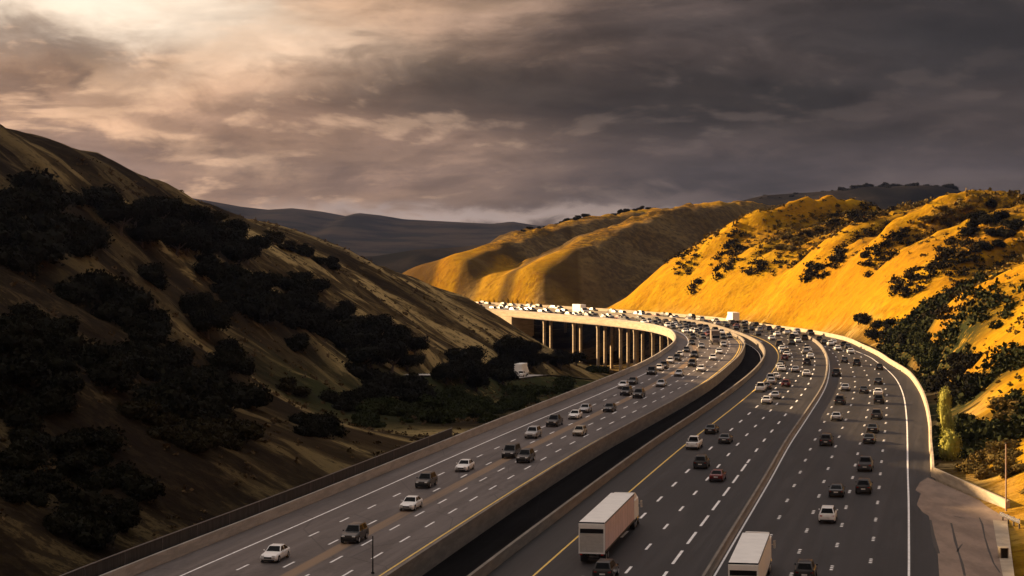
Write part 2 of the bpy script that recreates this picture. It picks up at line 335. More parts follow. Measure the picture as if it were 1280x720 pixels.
me.polygons.foreach_set('loop_start', np.arange(0, Q.size, 4, dtype=np.int32)); me.polygons.foreach_set('use_smooth', np.ones(len(Q), bool)); me.update(calc_edges=True)
# ground tint: how golden the grass is, sunlight painted along far crests, how green the valley is, how far up the slope
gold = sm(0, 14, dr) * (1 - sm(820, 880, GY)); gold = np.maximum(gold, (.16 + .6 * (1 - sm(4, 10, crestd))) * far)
green = (1 - sm(2, 26, np.abs(GX - np.interp(GY, np.r_[400, FR[:, 1]], np.r_[-40, FR[:, 0]]) - 9))) * sm(330, 400, GY) * (1 - sm(700, 760, GY)) * sm(0, 3, dl)
gl = [WD(1110, 425, 520), WD(1140, 405, 540), WD(1185, 370, 560), WD(1160, 470, 440), WD(1185, 520, 370), WD(1195, 560, 320), WD(1165, 430, 500)]
for q in gl: green = np.maximum(green, 1 - sm(9, 24, np.hypot(GX - q[0], GY - q[1])))
dark_mask = (1 - sm(230, 420, GY + 1.6 * (GX + 40))) * .95 * (1 - sm(-5, 5, GX - 40)); dark_mask = np.maximum(dark_mask, .85 * (1 - sm(-.5, .15, fbm(GX / 45 + 2, GY / 24, 3))) * (GX < 30))  # darkens the near low left slope and random patches
scr = rt_ * np.clip((gul + .45 * fbm(GX / 14, GY / 9, 3) + .35) * 1.4, 0, 1)  # scrub tint, with gully shade painted into it
for nm, arr in (('farhill', far), ('scrub_shade', scr), ('gold', gold), ('green', green), ('dark_mask', dark_mask)):
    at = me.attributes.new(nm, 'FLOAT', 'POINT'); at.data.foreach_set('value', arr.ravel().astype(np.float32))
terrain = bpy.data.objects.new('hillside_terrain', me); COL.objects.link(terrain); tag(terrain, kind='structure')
m, b, P = mat('dry_grass_hills'); co = b.new('ShaderNodeTexCoord').outputs['Object']
def attr(n): q = b.new('ShaderNodeAttribute'); q.attribute_name = n; return q.outputs['Fac']
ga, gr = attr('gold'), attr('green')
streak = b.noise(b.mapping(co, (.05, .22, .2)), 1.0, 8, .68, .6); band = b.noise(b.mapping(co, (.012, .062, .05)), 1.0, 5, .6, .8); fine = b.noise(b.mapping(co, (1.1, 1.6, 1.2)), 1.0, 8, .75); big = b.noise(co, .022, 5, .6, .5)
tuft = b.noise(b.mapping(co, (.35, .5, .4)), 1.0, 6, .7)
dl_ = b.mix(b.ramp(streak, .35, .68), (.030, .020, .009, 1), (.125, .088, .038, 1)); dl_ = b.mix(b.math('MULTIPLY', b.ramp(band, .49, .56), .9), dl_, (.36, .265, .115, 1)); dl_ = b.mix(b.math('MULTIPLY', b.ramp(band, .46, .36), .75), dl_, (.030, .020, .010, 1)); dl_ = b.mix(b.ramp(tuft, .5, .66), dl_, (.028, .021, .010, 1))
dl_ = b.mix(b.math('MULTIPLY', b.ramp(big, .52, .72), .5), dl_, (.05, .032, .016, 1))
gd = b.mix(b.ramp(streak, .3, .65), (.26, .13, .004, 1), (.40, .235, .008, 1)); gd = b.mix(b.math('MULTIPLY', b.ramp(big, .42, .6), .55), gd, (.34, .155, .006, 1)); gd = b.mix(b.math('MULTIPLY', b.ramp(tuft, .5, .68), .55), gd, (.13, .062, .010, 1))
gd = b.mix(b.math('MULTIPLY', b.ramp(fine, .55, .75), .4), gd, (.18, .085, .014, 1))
gd = b.mix(b.math('MULTIPLY', attr('scrub_shade'), b.ramp(tuft, .32, .55)), gd, (.085, .048, .010, 1))
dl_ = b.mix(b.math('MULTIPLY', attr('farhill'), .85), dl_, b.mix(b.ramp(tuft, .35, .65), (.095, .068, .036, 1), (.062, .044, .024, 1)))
v = b.mix(ga, b.mix(b.math('MULTIPLY', attr('dark_mask'), b.math('SUBTRACT', 1, b.math('MULTIPLY', b.ramp(tuft, .46, .64), .45))), dl_, (.012, .008, .005, 1)), gd); v = b.mix(b.math('MULTIPLY', gr, b.ramp(tuft, .30, .5)), v, (.026, .030, .010, 1))
b.set(P.inputs['Base Color'], v); P.inputs['Roughness'].default_value = .95; P.inputs['Specular IOR Level'].default_value = .02
hh = b.math('ADD', b.math('MULTIPLY', tuft, 1.2), b.math('MULTIPLY', fine, .35)); b.set(P.inputs['Normal'], b.bump(hh, .8, 1.0))
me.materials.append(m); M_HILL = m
# wide ground and the far hills
mg, b, P = mat('far_ground'); co = b.new('ShaderNodeTexCoord').outputs['Object']
b.set(P.inputs['Base Color'], b.mix(b.ramp(b.noise(co, .004, 5), .4, .6), (.05, .035, .02, 1), (.12, .08, .035, 1))); P.inputs['Roughness'].default_value = 1; P.inputs['Specular IOR Level'].default_value = 0
MM = MB(); n = 48
MM.add([(6400 * math.cos(2 * math.pi * i / n), 6400 * math.sin(2 * math.pi * i / n), -24) for i in range(n)], [tuple(range(n))]); tag(MM.build('ground', mg), kind='structure')
mf, b, P = mat('far_hill_brush'); co = b.new('ShaderNodeTexCoord').outputs['Object']
b.set(P.inputs['Base Color'], b.mix(b.ramp(b.noise(b.mapping(co, (1, 1, .5)), .006, 6, .65), .4, .62), (.009, .009, .009, 1), (.024, .020, .018, 1))); P.inputs['Roughness'].default_value = 1; P.inputs['Specular IOR Level'].default_value = 0
def far_ridge(name, prof, D, depth, mat_, seed, nz=6.0):
    """prof: surveyed skyline (px,py) at distance D; a hill body with front and back slopes"""
    pr = np.array(prof, float); xs = np.arange(pr[0, 0], pr[-1, 0] + 1, 6.0); ys = np.interp(xs, pr[:, 0], pr[:, 1]); p = F / D
    cx = (xs - 640) / p; cz = HC + (HY - ys) / p; rows = 23; v = []
    for j in range(rows):
        t = j / (rows - 1) * 2 - 1                     # -1 front foot, 0 crest, 1 back foot
        prof_h = (1 - abs(t) ** 1.25); Y = D + t * depth
        h = -26 + (cz + 26) * prof_h + nz * prof_h * min(1, abs(t) * 3.5 + .04) * fbm(cx / (depth * .22) + seed, np.full_like(cx, Y / (depth * .3)), 5)
        v += list(zip(cx, np.full_like(cx, Y), h))
    k = len(xs); f = [(j * k + i, j * k + i + 1, (j + 1) * k + i + 1, (j + 1) * k + i) for j in range(rows - 1) for i in range(k - 1)]
    return tag(link_mesh(name, v, f, mat_, smooth=True), kind='structure')
far_ridge('far_hills', [(-3000, 300), (-1500, 230), (-600, 215), (0, 235), (210, 243), (255, 250), (300, 258), (335, 262), (365, 260), (400, 264), (432, 270), (447, 266), (475, 269), (505, 274), (560, 277), (615, 280), (640, 277), (670, 282), (800, 284), (1100, 270), (1500, 240), (2600, 250), (4200, 290)], 4200, 1300, mf, 3, 5)
far_ridge('middle_hills', [(150, 330), (300, 318), (400, 322), (470, 320), (520, 312), (560, 310), (600, 306), (640, 303), (700, 306), (760, 310)], 1750, 160, mf, 11, 3)
far_ridge('wooded_hill', [(820, 300), (880, 268), (930, 250), (955, 244), (1000, 241), (1040, 239), (1075, 234), (1110, 233), (1150, 232), (1185, 234), (1205, 240), (1280, 246), (1500, 250), (1900, 300)], 2300, 420, mf, 23, 14)

# ------------------------------------------------------------------ road surfaces
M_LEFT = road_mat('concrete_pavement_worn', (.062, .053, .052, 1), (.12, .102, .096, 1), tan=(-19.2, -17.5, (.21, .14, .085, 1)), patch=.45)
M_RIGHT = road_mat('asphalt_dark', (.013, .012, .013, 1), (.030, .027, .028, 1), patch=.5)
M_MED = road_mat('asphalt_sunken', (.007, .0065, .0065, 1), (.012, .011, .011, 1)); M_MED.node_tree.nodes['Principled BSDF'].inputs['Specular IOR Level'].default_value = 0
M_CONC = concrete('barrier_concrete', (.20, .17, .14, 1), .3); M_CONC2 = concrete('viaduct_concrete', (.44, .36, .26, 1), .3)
M_WPAINT = plain('road_paint_white', (.78, .76, .74, 1), .6, var=.18, scale=1.5); M_YPAINT = plain('road_paint_yellow', (.72, .48, .10, 1), .6, var=.15, scale=1.5)
M_DOT = plain('road_marker_ceramic', (.85, .83, .80, 1), .35, var=.05)
def ribbon(name, fa, fb, z, mat_, s0=0, s1=None, nacross=2, step=3.0, thick=0.0, kind='structure'):
    s1 = SMAX if s1 is None else s1; ss = np.arange(s0, s1 + step / 2, step); v = []; uv = []; f = []
    n = nacross
    for s in ss:
        for k in range(n):
            o = float(fa(s)) * (1 - k / (n - 1)) + float(fb(s)) * k / (n - 1); x, y = PT(s, o); v.append((x, y, z)); uv.append((o, s))
    f = [(i * n + k, i * n + k + 1, (i + 1) * n + k + 1, (i + 1) * n + k) for i in range(len(ss) - 1) for k in range(n - 1)]
    o = link_mesh(name, v, f, mat_, uvs=uv)
    if kind: tag(o, kind=kind)
    return o
add = lambda f, c: (lambda s: f(s) + c)
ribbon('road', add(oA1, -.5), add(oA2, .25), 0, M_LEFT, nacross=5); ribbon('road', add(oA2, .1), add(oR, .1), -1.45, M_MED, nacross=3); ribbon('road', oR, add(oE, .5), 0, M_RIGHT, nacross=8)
# markings: all strips of one paint on one carriageway are one sheet
def strips(name, runs, z, mat_):
    v = []; f = []
    for fo, s0, s1, w in runs:
        ss = np.linspace(s0, s1, max(2, int((s1 - s0) / 3) + 1)); n = len(v)
        for s in ss:
            for d in (-w / 2, w / 2):
                x, y = PT(s, float(fo(s)) + d); v.append((x, y, z))
        f += [(n + 2 * i, n + 2 * i + 1, n + 2 * i + 3, n + 2 * i + 2) for i in range(len(ss) - 1)]
    return tag(link_mesh(name, v, f, mat_), kind='structure')
fr = lambda fa, fb, t: (lambda s: fa(s) * (1 - t) + fb(s) * t)
LL = [.18, .345, .505, .655, .795, .935]; CL = [.214, .44, .618, .80, .955]; RL = [.03, .215, .41, .605, .80, 1.0]
Lf = [fr(oA1, oA2, t) for t in LL]
oDs = lambda s: np.where(np.asarray(s) < sDend, oD(s), oD(s))
Cf = [fr(oR, oD, t) for t in CL]; Rf = [fr(oD, oEL, t) for t in RL]
sB = 20.0
def dashes(fo, s0, s1, per, ln, w, ph=0): 
    r = []; s = s0 + ph
    while s < s1: r.append((fo, s, s + ln, w)); s += per
    return r
runs = [(Lf[0], sB, 900, .22)]
for k in (1, 2, 3, 4): runs += dashes(Lf[k], sB, 620, 11 if k != 2 else 14.6, 4.2 if k in (3, 4) else 3.4, .24, 3 * k)
strips('lane_markings', runs, .014, M_WPAINT)
strips('lane_markings', [(Lf[5], sB, 900, .22), (add(Lf[5], .55), sB, 900, .12)], .014, M_YPAINT)
runs = dashes(Cf[1], sB, 600, 14.63, 4.6, .30, 2) + dashes(Cf[2], sB, 600, 14.63, 4.0, .28, 9) + dashes(Cf[3], sB, 255, 13, 8.5, .30, 4) + dashes(Cf[3], 255, 600, 14.63, 4.6, .30, 0) + [(add(oR, 2.2), 560, SMAX - 10, .2)]
strips('lane_markings', runs, .014, M_WPAINT); strips('lane_markings', [(Cf[0], sB, 600, .22)], .014, M_YPAINT)
strips('lane_markings', [(Rf[5], sB, sDend + 40, .22), (Rf[0], sB, sDend - 12, .2)], .014, M_WPAINT)
strips('lane_markings', [(lambda s: oA2(s) * .18, sB, 700, .16)], -1.436, M_WPAINT)
# raised ceramic dot groups between the right lanes
v = MB()
for k in (1, 2, 3, 4):
    s = sB + 5 * k
    while s < 560:
        for j in range(3):
            x, y = PT(s + j * 1.1, float(Rf[k](s))); v.cyl((float(x), float(y), .03), 'z', .21, .045, 8, 0, .13)
        s += 14.63
    if k == 2:
        pass
tag(v.build('lane_markings', M_DOT), kind='structure')

# ------------------------------------------------------------------ barriers and walls: each one continuous thing
def wall(name, fo, s0, s1, prof, mat_, label, cat, step=3.0, ends=True):
    """prof: closed outline (across, z) swept along the road"""
    ss = np.arange(s0, s1 + .1, step); rings = []
    for s in ss:
        r = []
        for a, z in prof: x, y = PT(s, float(fo(s)) + a); r.append((float(x), float(y), z))
        rings.append(r)
    mb = MB(); mb.loft(rings[::1], cap=True); o = mb.build(name, mat_)
    if label: tag(o, label, cat)
    return o
jers = lambda h, w=.6: [(-w / 2, 0), (w / 2, 0), (w / 2, .08), (w * .28, .3), (w * .2, h), (-w * .2, h), (-w * .28, .3), (-w / 2, .08)]
def block(a0, a1, z0, z1): return [(a0, z0), (a1, z0), (a1, z1), (a0, z1)]
wA1 = wall('concrete_parapet', oA1, 4, 925, [(-.42, -1.6), (0, -1.6), (.02, .1), (-.1, 1.15), (-.42, 1.15)], concrete('parapet_concrete', (.36, .315, .27, 1), .25), 'long pale concrete parapet along the hillside edge of the left carriageway', 'parapet')
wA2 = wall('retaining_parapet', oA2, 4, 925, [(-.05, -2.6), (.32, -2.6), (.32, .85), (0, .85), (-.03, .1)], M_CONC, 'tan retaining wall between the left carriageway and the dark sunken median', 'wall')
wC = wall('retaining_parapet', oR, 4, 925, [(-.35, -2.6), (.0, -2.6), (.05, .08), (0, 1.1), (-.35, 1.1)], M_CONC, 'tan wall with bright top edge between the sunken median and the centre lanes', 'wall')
wD = wall('median_barrier', oD, 4, sDend - 6, jers(.82, .7), M_CONC, 'low double-faced concrete barrier separating the centre lanes from the right-hand lanes', 'barrier')
sCorner = so1(*W(1160, 596))[0]
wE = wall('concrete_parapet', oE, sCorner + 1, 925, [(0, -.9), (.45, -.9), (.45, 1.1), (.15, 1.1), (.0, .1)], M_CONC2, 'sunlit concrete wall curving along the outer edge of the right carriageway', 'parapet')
# turned wall end at the pull-out
p0 = np.array(PT(sCorner, float(oE(sCorner)))); p1 = np.array(W(1257, 639)); d = (p1 - p0) / np.linalg.norm(p1 - p0); nn = np.array((d[1], -d[0]))
mb = MB(); rings = []
for t in np.linspace(0, 1, 8):
    c = p0 + (p1 - p0) * t + nn * (.0 * t)
    rings.append([(c[0] + nn[0] * -a, c[1] + nn[1] * -a, z) for a, z in ((0, -.9), (.5, -.9), (.5, 1.25), (.2, 1.25), (0, .1))])
mb.loft(rings); tag(mb.build('pullout_wall', M_CONC2), 'short cream concrete wall closing off the brown paved pull-out at lower right', 'wall')

# ------------------------------------------------------------------ viaduct
via = empty('viaduct', (*map(float, PT(600, -15)), 0)); tag(via, 'curved concrete viaduct on slender paired columns where the road crosses the valley', 'bridge')
off0 = Vector(via.location)
def child(mb, name, mats, smooth=False):
    mb.v = [tuple(Vector(p) - off0) for p in mb.v]; return mb.build(name, mats, via, smooth)
sv0, sv1 = 400, 915
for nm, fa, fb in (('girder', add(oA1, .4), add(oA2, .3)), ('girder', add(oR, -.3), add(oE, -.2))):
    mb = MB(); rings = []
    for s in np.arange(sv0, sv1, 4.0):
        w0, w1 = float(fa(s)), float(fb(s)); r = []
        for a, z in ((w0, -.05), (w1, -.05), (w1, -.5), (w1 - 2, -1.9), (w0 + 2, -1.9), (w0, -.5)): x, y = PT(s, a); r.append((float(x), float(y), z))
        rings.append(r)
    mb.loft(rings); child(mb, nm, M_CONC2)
mb = MB(); rings = []
for s in np.arange(sv0 + 20, sv1, 4.0):
    r = []
    for a, z in ((-.62, -1.35), (-.43, -1.35), (-.43, .55), (-.62, .55)): x, y = PT(s, float(oA1(s)) + a); r.append((float(x), float(y), z))
    rings.append(r)
mb.loft(rings); child(mb, 'fascia', M_CONC2)
pier_px = [682, 719, 749.5, 777, 795.5, 818, 838]
bents = []
for px in pier_px:                         # find where each surveyed pier line meets the deck edge
    best = min(np.arange(540, 900, 1.0), key=lambda s: abs(640 + F * PT(s, float(oA1(s)) + 2)[0] / PT(s, float(oA1(s)) + 2)[1] - px) + (0 if s > 560 else 0))
    bents.append(best)
for s in bents + [max(bents) + 38, 440, 480, 520]:
    a0, a2, e0 = float(oA1(s)), float(oA2(s)), float(oE(s))
    for across in (a0 + 1.6, a0 + 4.4, a2 - 3, (1 + e0) / 2 if s > 640 else 8):
        x, y = map(float, PT(s, across)); zb = TH(x, y) - .8
        if zb > -3.2: continue
        mb = MB(); hd = HEAD(s)
        sec = [(-.48, -.33), (-.33, -.48), (.33, -.48), (.48, -.33), (.48, .33), (.33, .48), (-.33, .48), (-.48, .33)]
        rr = []
        for z, k in ((zb, 1), (-3.4, 1), (-2.3, 1.35), (-1.8, 1.5)):
            rr.append([(x + (u * math.cos(hd) - w * math.sin(hd)) * k, y + (u * math.sin(hd) + w * math.cos(hd)) * k, z) for u, w in sec])
        mb.loft(rr); child(mb, 'pier', M_CONC2)
# abutment block seen where the deck leaves the hillside
sa = min(np.arange(700, 900, 1.0), key=lambda s: abs(640 + F * PT(s, float(oA1(s)))[0] / PT(s, float(oA1(s)))[1] - 632)); mb = MB()
rings = []
for s in (sa - 7, sa + 9):
    r = []
    for a, z in ((-1.0, -9), (9, -9), (9, -1.9), (-1.0, -1.4)): x, y = PT(s, float(oA1(s)) + a); r.append((float(x), float(y), z))
    rings.append(r)
mb.loft(rings); child(mb, 'abutment', M_CONC2)

# ------------------------------------------------------------------ pull-out pavement, frontage road
M_PULL = None
m, b, P = mat('pullout_slabs'); co = b.new('ShaderNodeTexCoord').outputs['Object']
n1 = b.noise(b.mapping(co, (.35, .10, 1)), 1, 6, .65); n2 = b.noise(co, 2.2, 6, .7)
v = b.mix(b.ramp(n1, .35, .65), (.15, .105, .078, 1), (.24, .17, .125, 1)); v = b.mix(b.math('MULTIPLY', b.ramp(n2, .5, .75), .4), v, (.08, .055, .04, 1))
b.set(P.inputs['Base Color'], v); P.inputs['Roughness'].default_value = .9; b.set(P.inputs['Normal'], b.bump(n2, .3, .03)); M_PULL = m
poly = [W(*q) for q in ((1160, 597), (1150, 603), (1144, 613), (1151, 617), (1146, 631), (1154, 641), (1161, 645), (1164, 660), (1166, 676), (1172, 690), (1174, 720), (1178, 800), (1300, 800), (1268, 720), (1258, 640))]
v = [(x, y, .016) for x, y in poly]; tag(link_mesh('pullout_pavement', v, [tuple(range(len(v)))], M_PULL), kind='structure')
M_CRACK = plain('tar_crack', (.035, .028, .024, 1), .8)
mb = MB()
def crack(pts, w):
    Pn = [Vector((*W(*q), .022)) for q in pts]; vv = []
    for i, p in enumerate(Pn):
        d = (Pn[min(i + 1, len(Pn) - 1)] - Pn[max(i - 1, 0)]).normalized(); n_ = Vector((d.y, -d.x, 0)); ww = w * (.6 + .8 * random.random()); vv += [p - n_ * ww, p + n_ * ww]
    mb.add(vv, [(2 * i, 2 * i + 1, 2 * i + 3, 2 * i + 2) for i in range(len(Pn) - 1)])
crack([(1189, 654), (1191, 662), (1194, 676), (1198, 690), (1203, 706), (1206, 720)], .13); crack([(1224, 647), (1228, 656), (1231, 672), (1236, 688), (1242, 704), (1250, 716)], .11)
crack([(1192, 645), (1200, 647), (1206, 648)], .1); crack([(1163, 650), (1166, 668), (1169, 680), (1173, 692)], .16); crack([(1196, 690), (1200, 684), (1203, 680)], .07)
tag(mb.build('pavement_cracks', M_CRACK), kind='structure')
# concrete gutter strip and drain box beside it
g = [W(*q) for q in ((1241, 650), (1259, 652), (1268, 720), (1275, 760), (1262, 760), (1252, 712), (1247, 686))]
tag(link_mesh('gutter_strip', [(x, y, .03) for x, y in g], [tuple(range(len(g)))], M_CONC2), kind='structure')
x, y = W(1254, 697)
t = empty('drain_inlet', (x, y, .03)); tag(t, 'dark rectangular drain inlet box standing at the edge of the paved pull-out', 'drain')
mb = MB(); mb.box(-.42, -.34, -.55, .55, 0, .95, 0, .02); mb.box(.34, .42, -.55, .55, 0, .95, 0, .02); mb.box(-.42, .42, -.55, .55, .951, 1.03, 0, .02); mb.build('frame', M_CONC2, t)
M_DARK = plain('dark_metal', (.012, .012, .013, 1), .5, .6)
mb = MB(); mb.box(-.337, .337, -.50, .5, 0, .948)
for k in range(7): mb.box(-.33, .33, -.53, -.502, .08 + k * .12, .13 + k * .12)
mb.build('grate', M_DARK, t)
# frontage road
v = []; uv = []; nF = len(FR); ft = np.gradient(FR, axis=0); ft /= np.linalg.norm(ft, axis=1)[:, None]
for i in range(0, nF):
    for d_ in (-3.4, 3.4): v.append((FR[i, 0] + ft[i, 1] * d_, FR[i, 1] - ft[i, 0] * d_, FRz[i] + .35)); uv.append((d_, i * 2.0))
tag(link_mesh('frontage_road', v, [(2 * i, 2 * i + 1, 2 * i + 3, 2 * i + 2) for i in range(nF - 1)], road_mat('frontage_pavement', (.36, .33, .30, 1), (.48, .44, .40, 1)), uvs=uv), kind='structure')
# ------------------------------------------------------------------ vegetation
M_OAK = leaf_mat('oak_leaves', (.0035, .004, .002, 1), (.012, .011, .0045, 1), (.009, .0075, .003, 1))
M_SCRUB = leaf_mat('chaparral_leaves', (.008, .007, .003, 1), (.026, .020, .007, 1), (.020, .015, .005, 1))
M_GREEN = leaf_mat('valley_leaves', (.010, .014, .004, 1), (.030, .036, .009, 1), (.024, .024, .007, 1))
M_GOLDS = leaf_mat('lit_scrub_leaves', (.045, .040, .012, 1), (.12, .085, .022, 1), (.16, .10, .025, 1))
M_LIME = leaf_mat('lime_leaves', (.17, .17, .03, 1), (.34, .32, .07, 1), (.26, .26, .05, 1))
M_PINE = leaf_mat('pine_needles', (.010, .014, .007, 1), (.028, .032, .014, 1), (.015, .018, .009, 1))
M_BARK = plain('bark', (.07, .05, .035, 1), .95, var=.3)
def crown_mesh(name, mat_, seed, lobes, nleaf, leaf, flat=.75, zc=.0, spread=.62, tall=1.0):
    r = np.random.default_rng(seed); C = []
    for i in range(lobes):
        a = r.random() * 6.283; rr = math.sqrt(r.random()) * spread; z = r.uniform(-.15, .55) * flat * (1 - rr * .6)
        C.append((rr * math.cos(a), rr * math.sin(a), z * tall, r.uniform(.26, .46) * (1.15 - rr * .4)))
    C = np.array(C); mb = MB()
    for c in C:                                      # woody, shaded inside of each lobe
        bm = bmesh.new(); bmesh.ops.create_icosphere(bm, subdivisions=2, radius=c[3] * .78)
        for v in bm.verts:
            k = 1 + .28 * float(vnoise(np.array([v.co.x * 7 + seed + c[0] * 9]), np.array([v.co.y * 7 + v.co.z * 5]))[0]); v.co *= k; v.co.z *= flat * tall; v.co += Vector(c[:3])
        bm.verts.index_update(); mb.add([v.co for v in bm.verts], [[v.index for v in f.verts] for f in bm.faces], 0); bm.free()
    k = r.integers(0, lobes, nleaf); d = r.normal(size=(nleaf, 3)); d /= np.linalg.norm(d, axis=1)[:, None]
    rad = C[k, 3] * r.uniform(.7, 1.28, nleaf) * (1 + .25 * vnoise(d[:, 0] * 2.5 + k, d[:, 1] * 2.5 + d[:, 2]))
    Pp = C[k, :3] + d * rad[:, None] * np.array([1, 1, flat * tall]); q = r.normal(size=(nleaf, 3)) + d * .8; q /= np.linalg.norm(q, axis=1)[:, None]
    t = np.cross(q, r.normal(size=(nleaf, 3))); t /= np.linalg.norm(t, axis=1)[:, None]; u = np.cross(q, t); sz = leaf * r.uniform(.5, 1.3, nleaf)[:, None]
    VV = np.stack([Pp + t * sz, Pp + u * sz * .6, Pp - t * sz, Pp - u * sz * .6], 1).reshape(-1, 3); VV[:, 2] += zc
    for i in range(len(mb.v)): mb.v[i] = (mb.v[i][0], mb.v[i][1], mb.v[i][2] + zc)
    n0 = len(mb.v); mb.v += [tuple(p) for p in VV]; mb.f += [tuple(n0 + 4 * i + j for j in range(4)) for i in range(nleaf)]; mb.m += [0] * nleaf
    me = bpy.data.meshes.new(name); me.from_pydata(mb.v, [], mb.f); me.materials.append(mat_); me.update(); return me
def trunk_mesh(name, seed, h=.55, r0=.07):
    r = random.Random(seed); mb = MB(); top = (r.uniform(-.06, .06), r.uniform(-.06, .06), h * .55)
    mb.tube([(0, 0, -.25), (0, 0, 0), (top[0] * .5, top[1] * .5, h * .3), top], [r0 * 1.5, r0 * 1.15, r0 * .9, r0 * .75], 8)
    for i in range(5):
        a = i * 1.257 + r.random(); mb.tube([top, (top[0] + .2 * math.cos(a), top[1] + .2 * math.sin(a), h * .8), (top[0] + .42 * math.cos(a), top[1] + .42 * math.sin(a), h * 1.15)], [r0 * .6, r0 * .4, r0 * .15], 5)
    me = bpy.data.meshes.new(name); me.from_pydata(mb.v, [], mb.f); me.materials.append(M_BARK); me.update(); return me
P_SCRUB = [crown_mesh('chaparral', M_SCRUB, 10 + i, 9, 1500, .085, .62, .12) for i in range(4)]
P_DARK = [crown_mesh('dark_shrub', M_OAK, 30 + i, 10, 1700, .08, .7, .15) for i in range(4)]
P_OAK = [crown_mesh('oak_crown', M_OAK, 50 + i, 14, 2600, .065, .72, .62) for i in range(4)]
P_GREEN = [crown_mesh('green_bush', M_GREEN, 70 + i, 10, 1700, .08, .7, .15) for i in range(3)]
P_GOLD = [crown_mesh('sunlit_bush', M_GOLDS, 90 + i, 9, 1400, .085, .65, .12) for i in range(3)]
P_LIME = [crown_mesh('lime_bush', M_LIME, 110 + i, 9, 1600, .07, .9, .5, .45, 1.5) for i in range(2)]
P_TRUNK = [trunk_mesh('oak_trunk', i) for i in range(3)]
def pine_mesh(seed):
    r = random.Random(seed); mb = MB()
    for k in range(11):
        z = .22 + k * .072; R = (.30 - .024 * k) * r.uniform(.75, 1.15)
        for j in range(11):
            a = r.random() * 6.28; q = r.uniform(.5, 1.0) * R; c = Vector((q * math.cos(a), q * math.sin(a), z + r.uniform(-.03, .03))); s = .075
            t = Vector((math.cos(a), math.sin(a), -.35)); u = Vector((-math.sin(a), math.cos(a), r.uniform(-.4, .4)))
            n = len(mb.v); mb.v += [tuple(c - t * s), tuple(c + u * s), tuple(c + t * s), tuple(c - u * s)]; mb.f.append((n, n + 1, n + 2, n + 3)); mb.m.append(0)
    me = bpy.data.meshes.new('pine_crown'); me.from_pydata(mb.v, [], mb.f); me.materials.append(M_PINE); me.update()
    mt = MB(); mt.tube([(0, 0, -.1), (0, 0, .4), (0, 0, .98)], [.035, .028, .006], 6); m2 = bpy.data.meshes.new('pine_trunk'); m2.from_pydata(mt.v, [], mt.f); m2.materials.append(M_BARK); return me, m2
P_PINE = [pine_mesh(i) for i in range(3)]
NV = [0]
def place_shrub(me_list, name, x, y, z, r, label, cat, group, sz=(1, 1)):
    o = bpy.data.objects.new(name, random.choice(me_list)); COL.objects.link(o); o.location = (x, y, z - .08 * r); o.rotation_euler = (random.uniform(-.08, .08), random.uniform(-.08, .08), random.random() * 6.28)
    o.scale = (r * random.uniform(.85, 1.15), r * random.uniform(.85, 1.15), r * random.uniform(*sz)); tag(o, label, cat, group); NV[0] += 1; return o
def place_oak(x, y, z, r, label, group, crown=None):
    t = empty('oak_tree', (x, y, z), random.random() * 6.28); t.scale = (r, r, r * random.uniform(.85, 1.15)); tag(t, label, 'tree', group)
    for nm, me in (('crown', random.choice(crown or P_OAK)), ('trunk', random.choice(P_TRUNK))):
        c = bpy.data.objects.new(nm, me); COL.objects.link(c); c.parent = t
    NV[0] += 1; return t
used = []; KS = .88
def cluster(cx, cy, rx, ry, rot, n, r0, r1, kind, label, gap=.8, t0=150, maxtry=60):
    """rot: tilt of the patch in degrees; kind: oak / dark / scrub / green / gold; label shared within a thicket"""
    c, s = math.cos(math.radians(rot)), math.sin(math.radians(rot)); got = 0; pend = []
    for _ in range(n * maxtry):
        if got >= n: break
        a = random.random() * 6.283; q = math.sqrt(random.random()); u = q * math.cos(a) * rx; v = q * math.sin(a) * ry
        h = RAY(cx + u * c - v * s, cy + u * s + v * c, t0)
        if not h: continue
        x, y, z = h; so2 = so1(x, y)
        if so2[0] > 0 and float(oA1(so2[0])) - 1.5 < so2[1] < float(oE(so2[0])) + 1.5: continue
        if np.min((FR[:, 0] - x) ** 2 + (FR[:, 1] - y) ** 2) < 30: continue
        r = random.uniform(r0, r1) * (KS if cx < 500 else 1)
        if any((x - a_) ** 2 + (y - b_) ** 2 < (gap * (r + c_) * .62) ** 2 for a_, b_, c_ in used): continue
        used.append((x, y, r)); pend.append((x, y, z, r)); got += 1
    g = None
    if len(pend) > 1: g = label.split(' in ')[-1] if False else 'plants of: ' + label
    for x, y, z, r in pend:
        if kind == 'oak': place_oak(x, y, z, r, label, g)
        else: place_shrub({'dark': P_DARK, 'scrub': P_SCRUB, 'green': P_GREEN, 'gold': P_GOLD, 'lime': P_LIME}[kind], 'shrub', x, y, z, r, label, 'shrub', g)
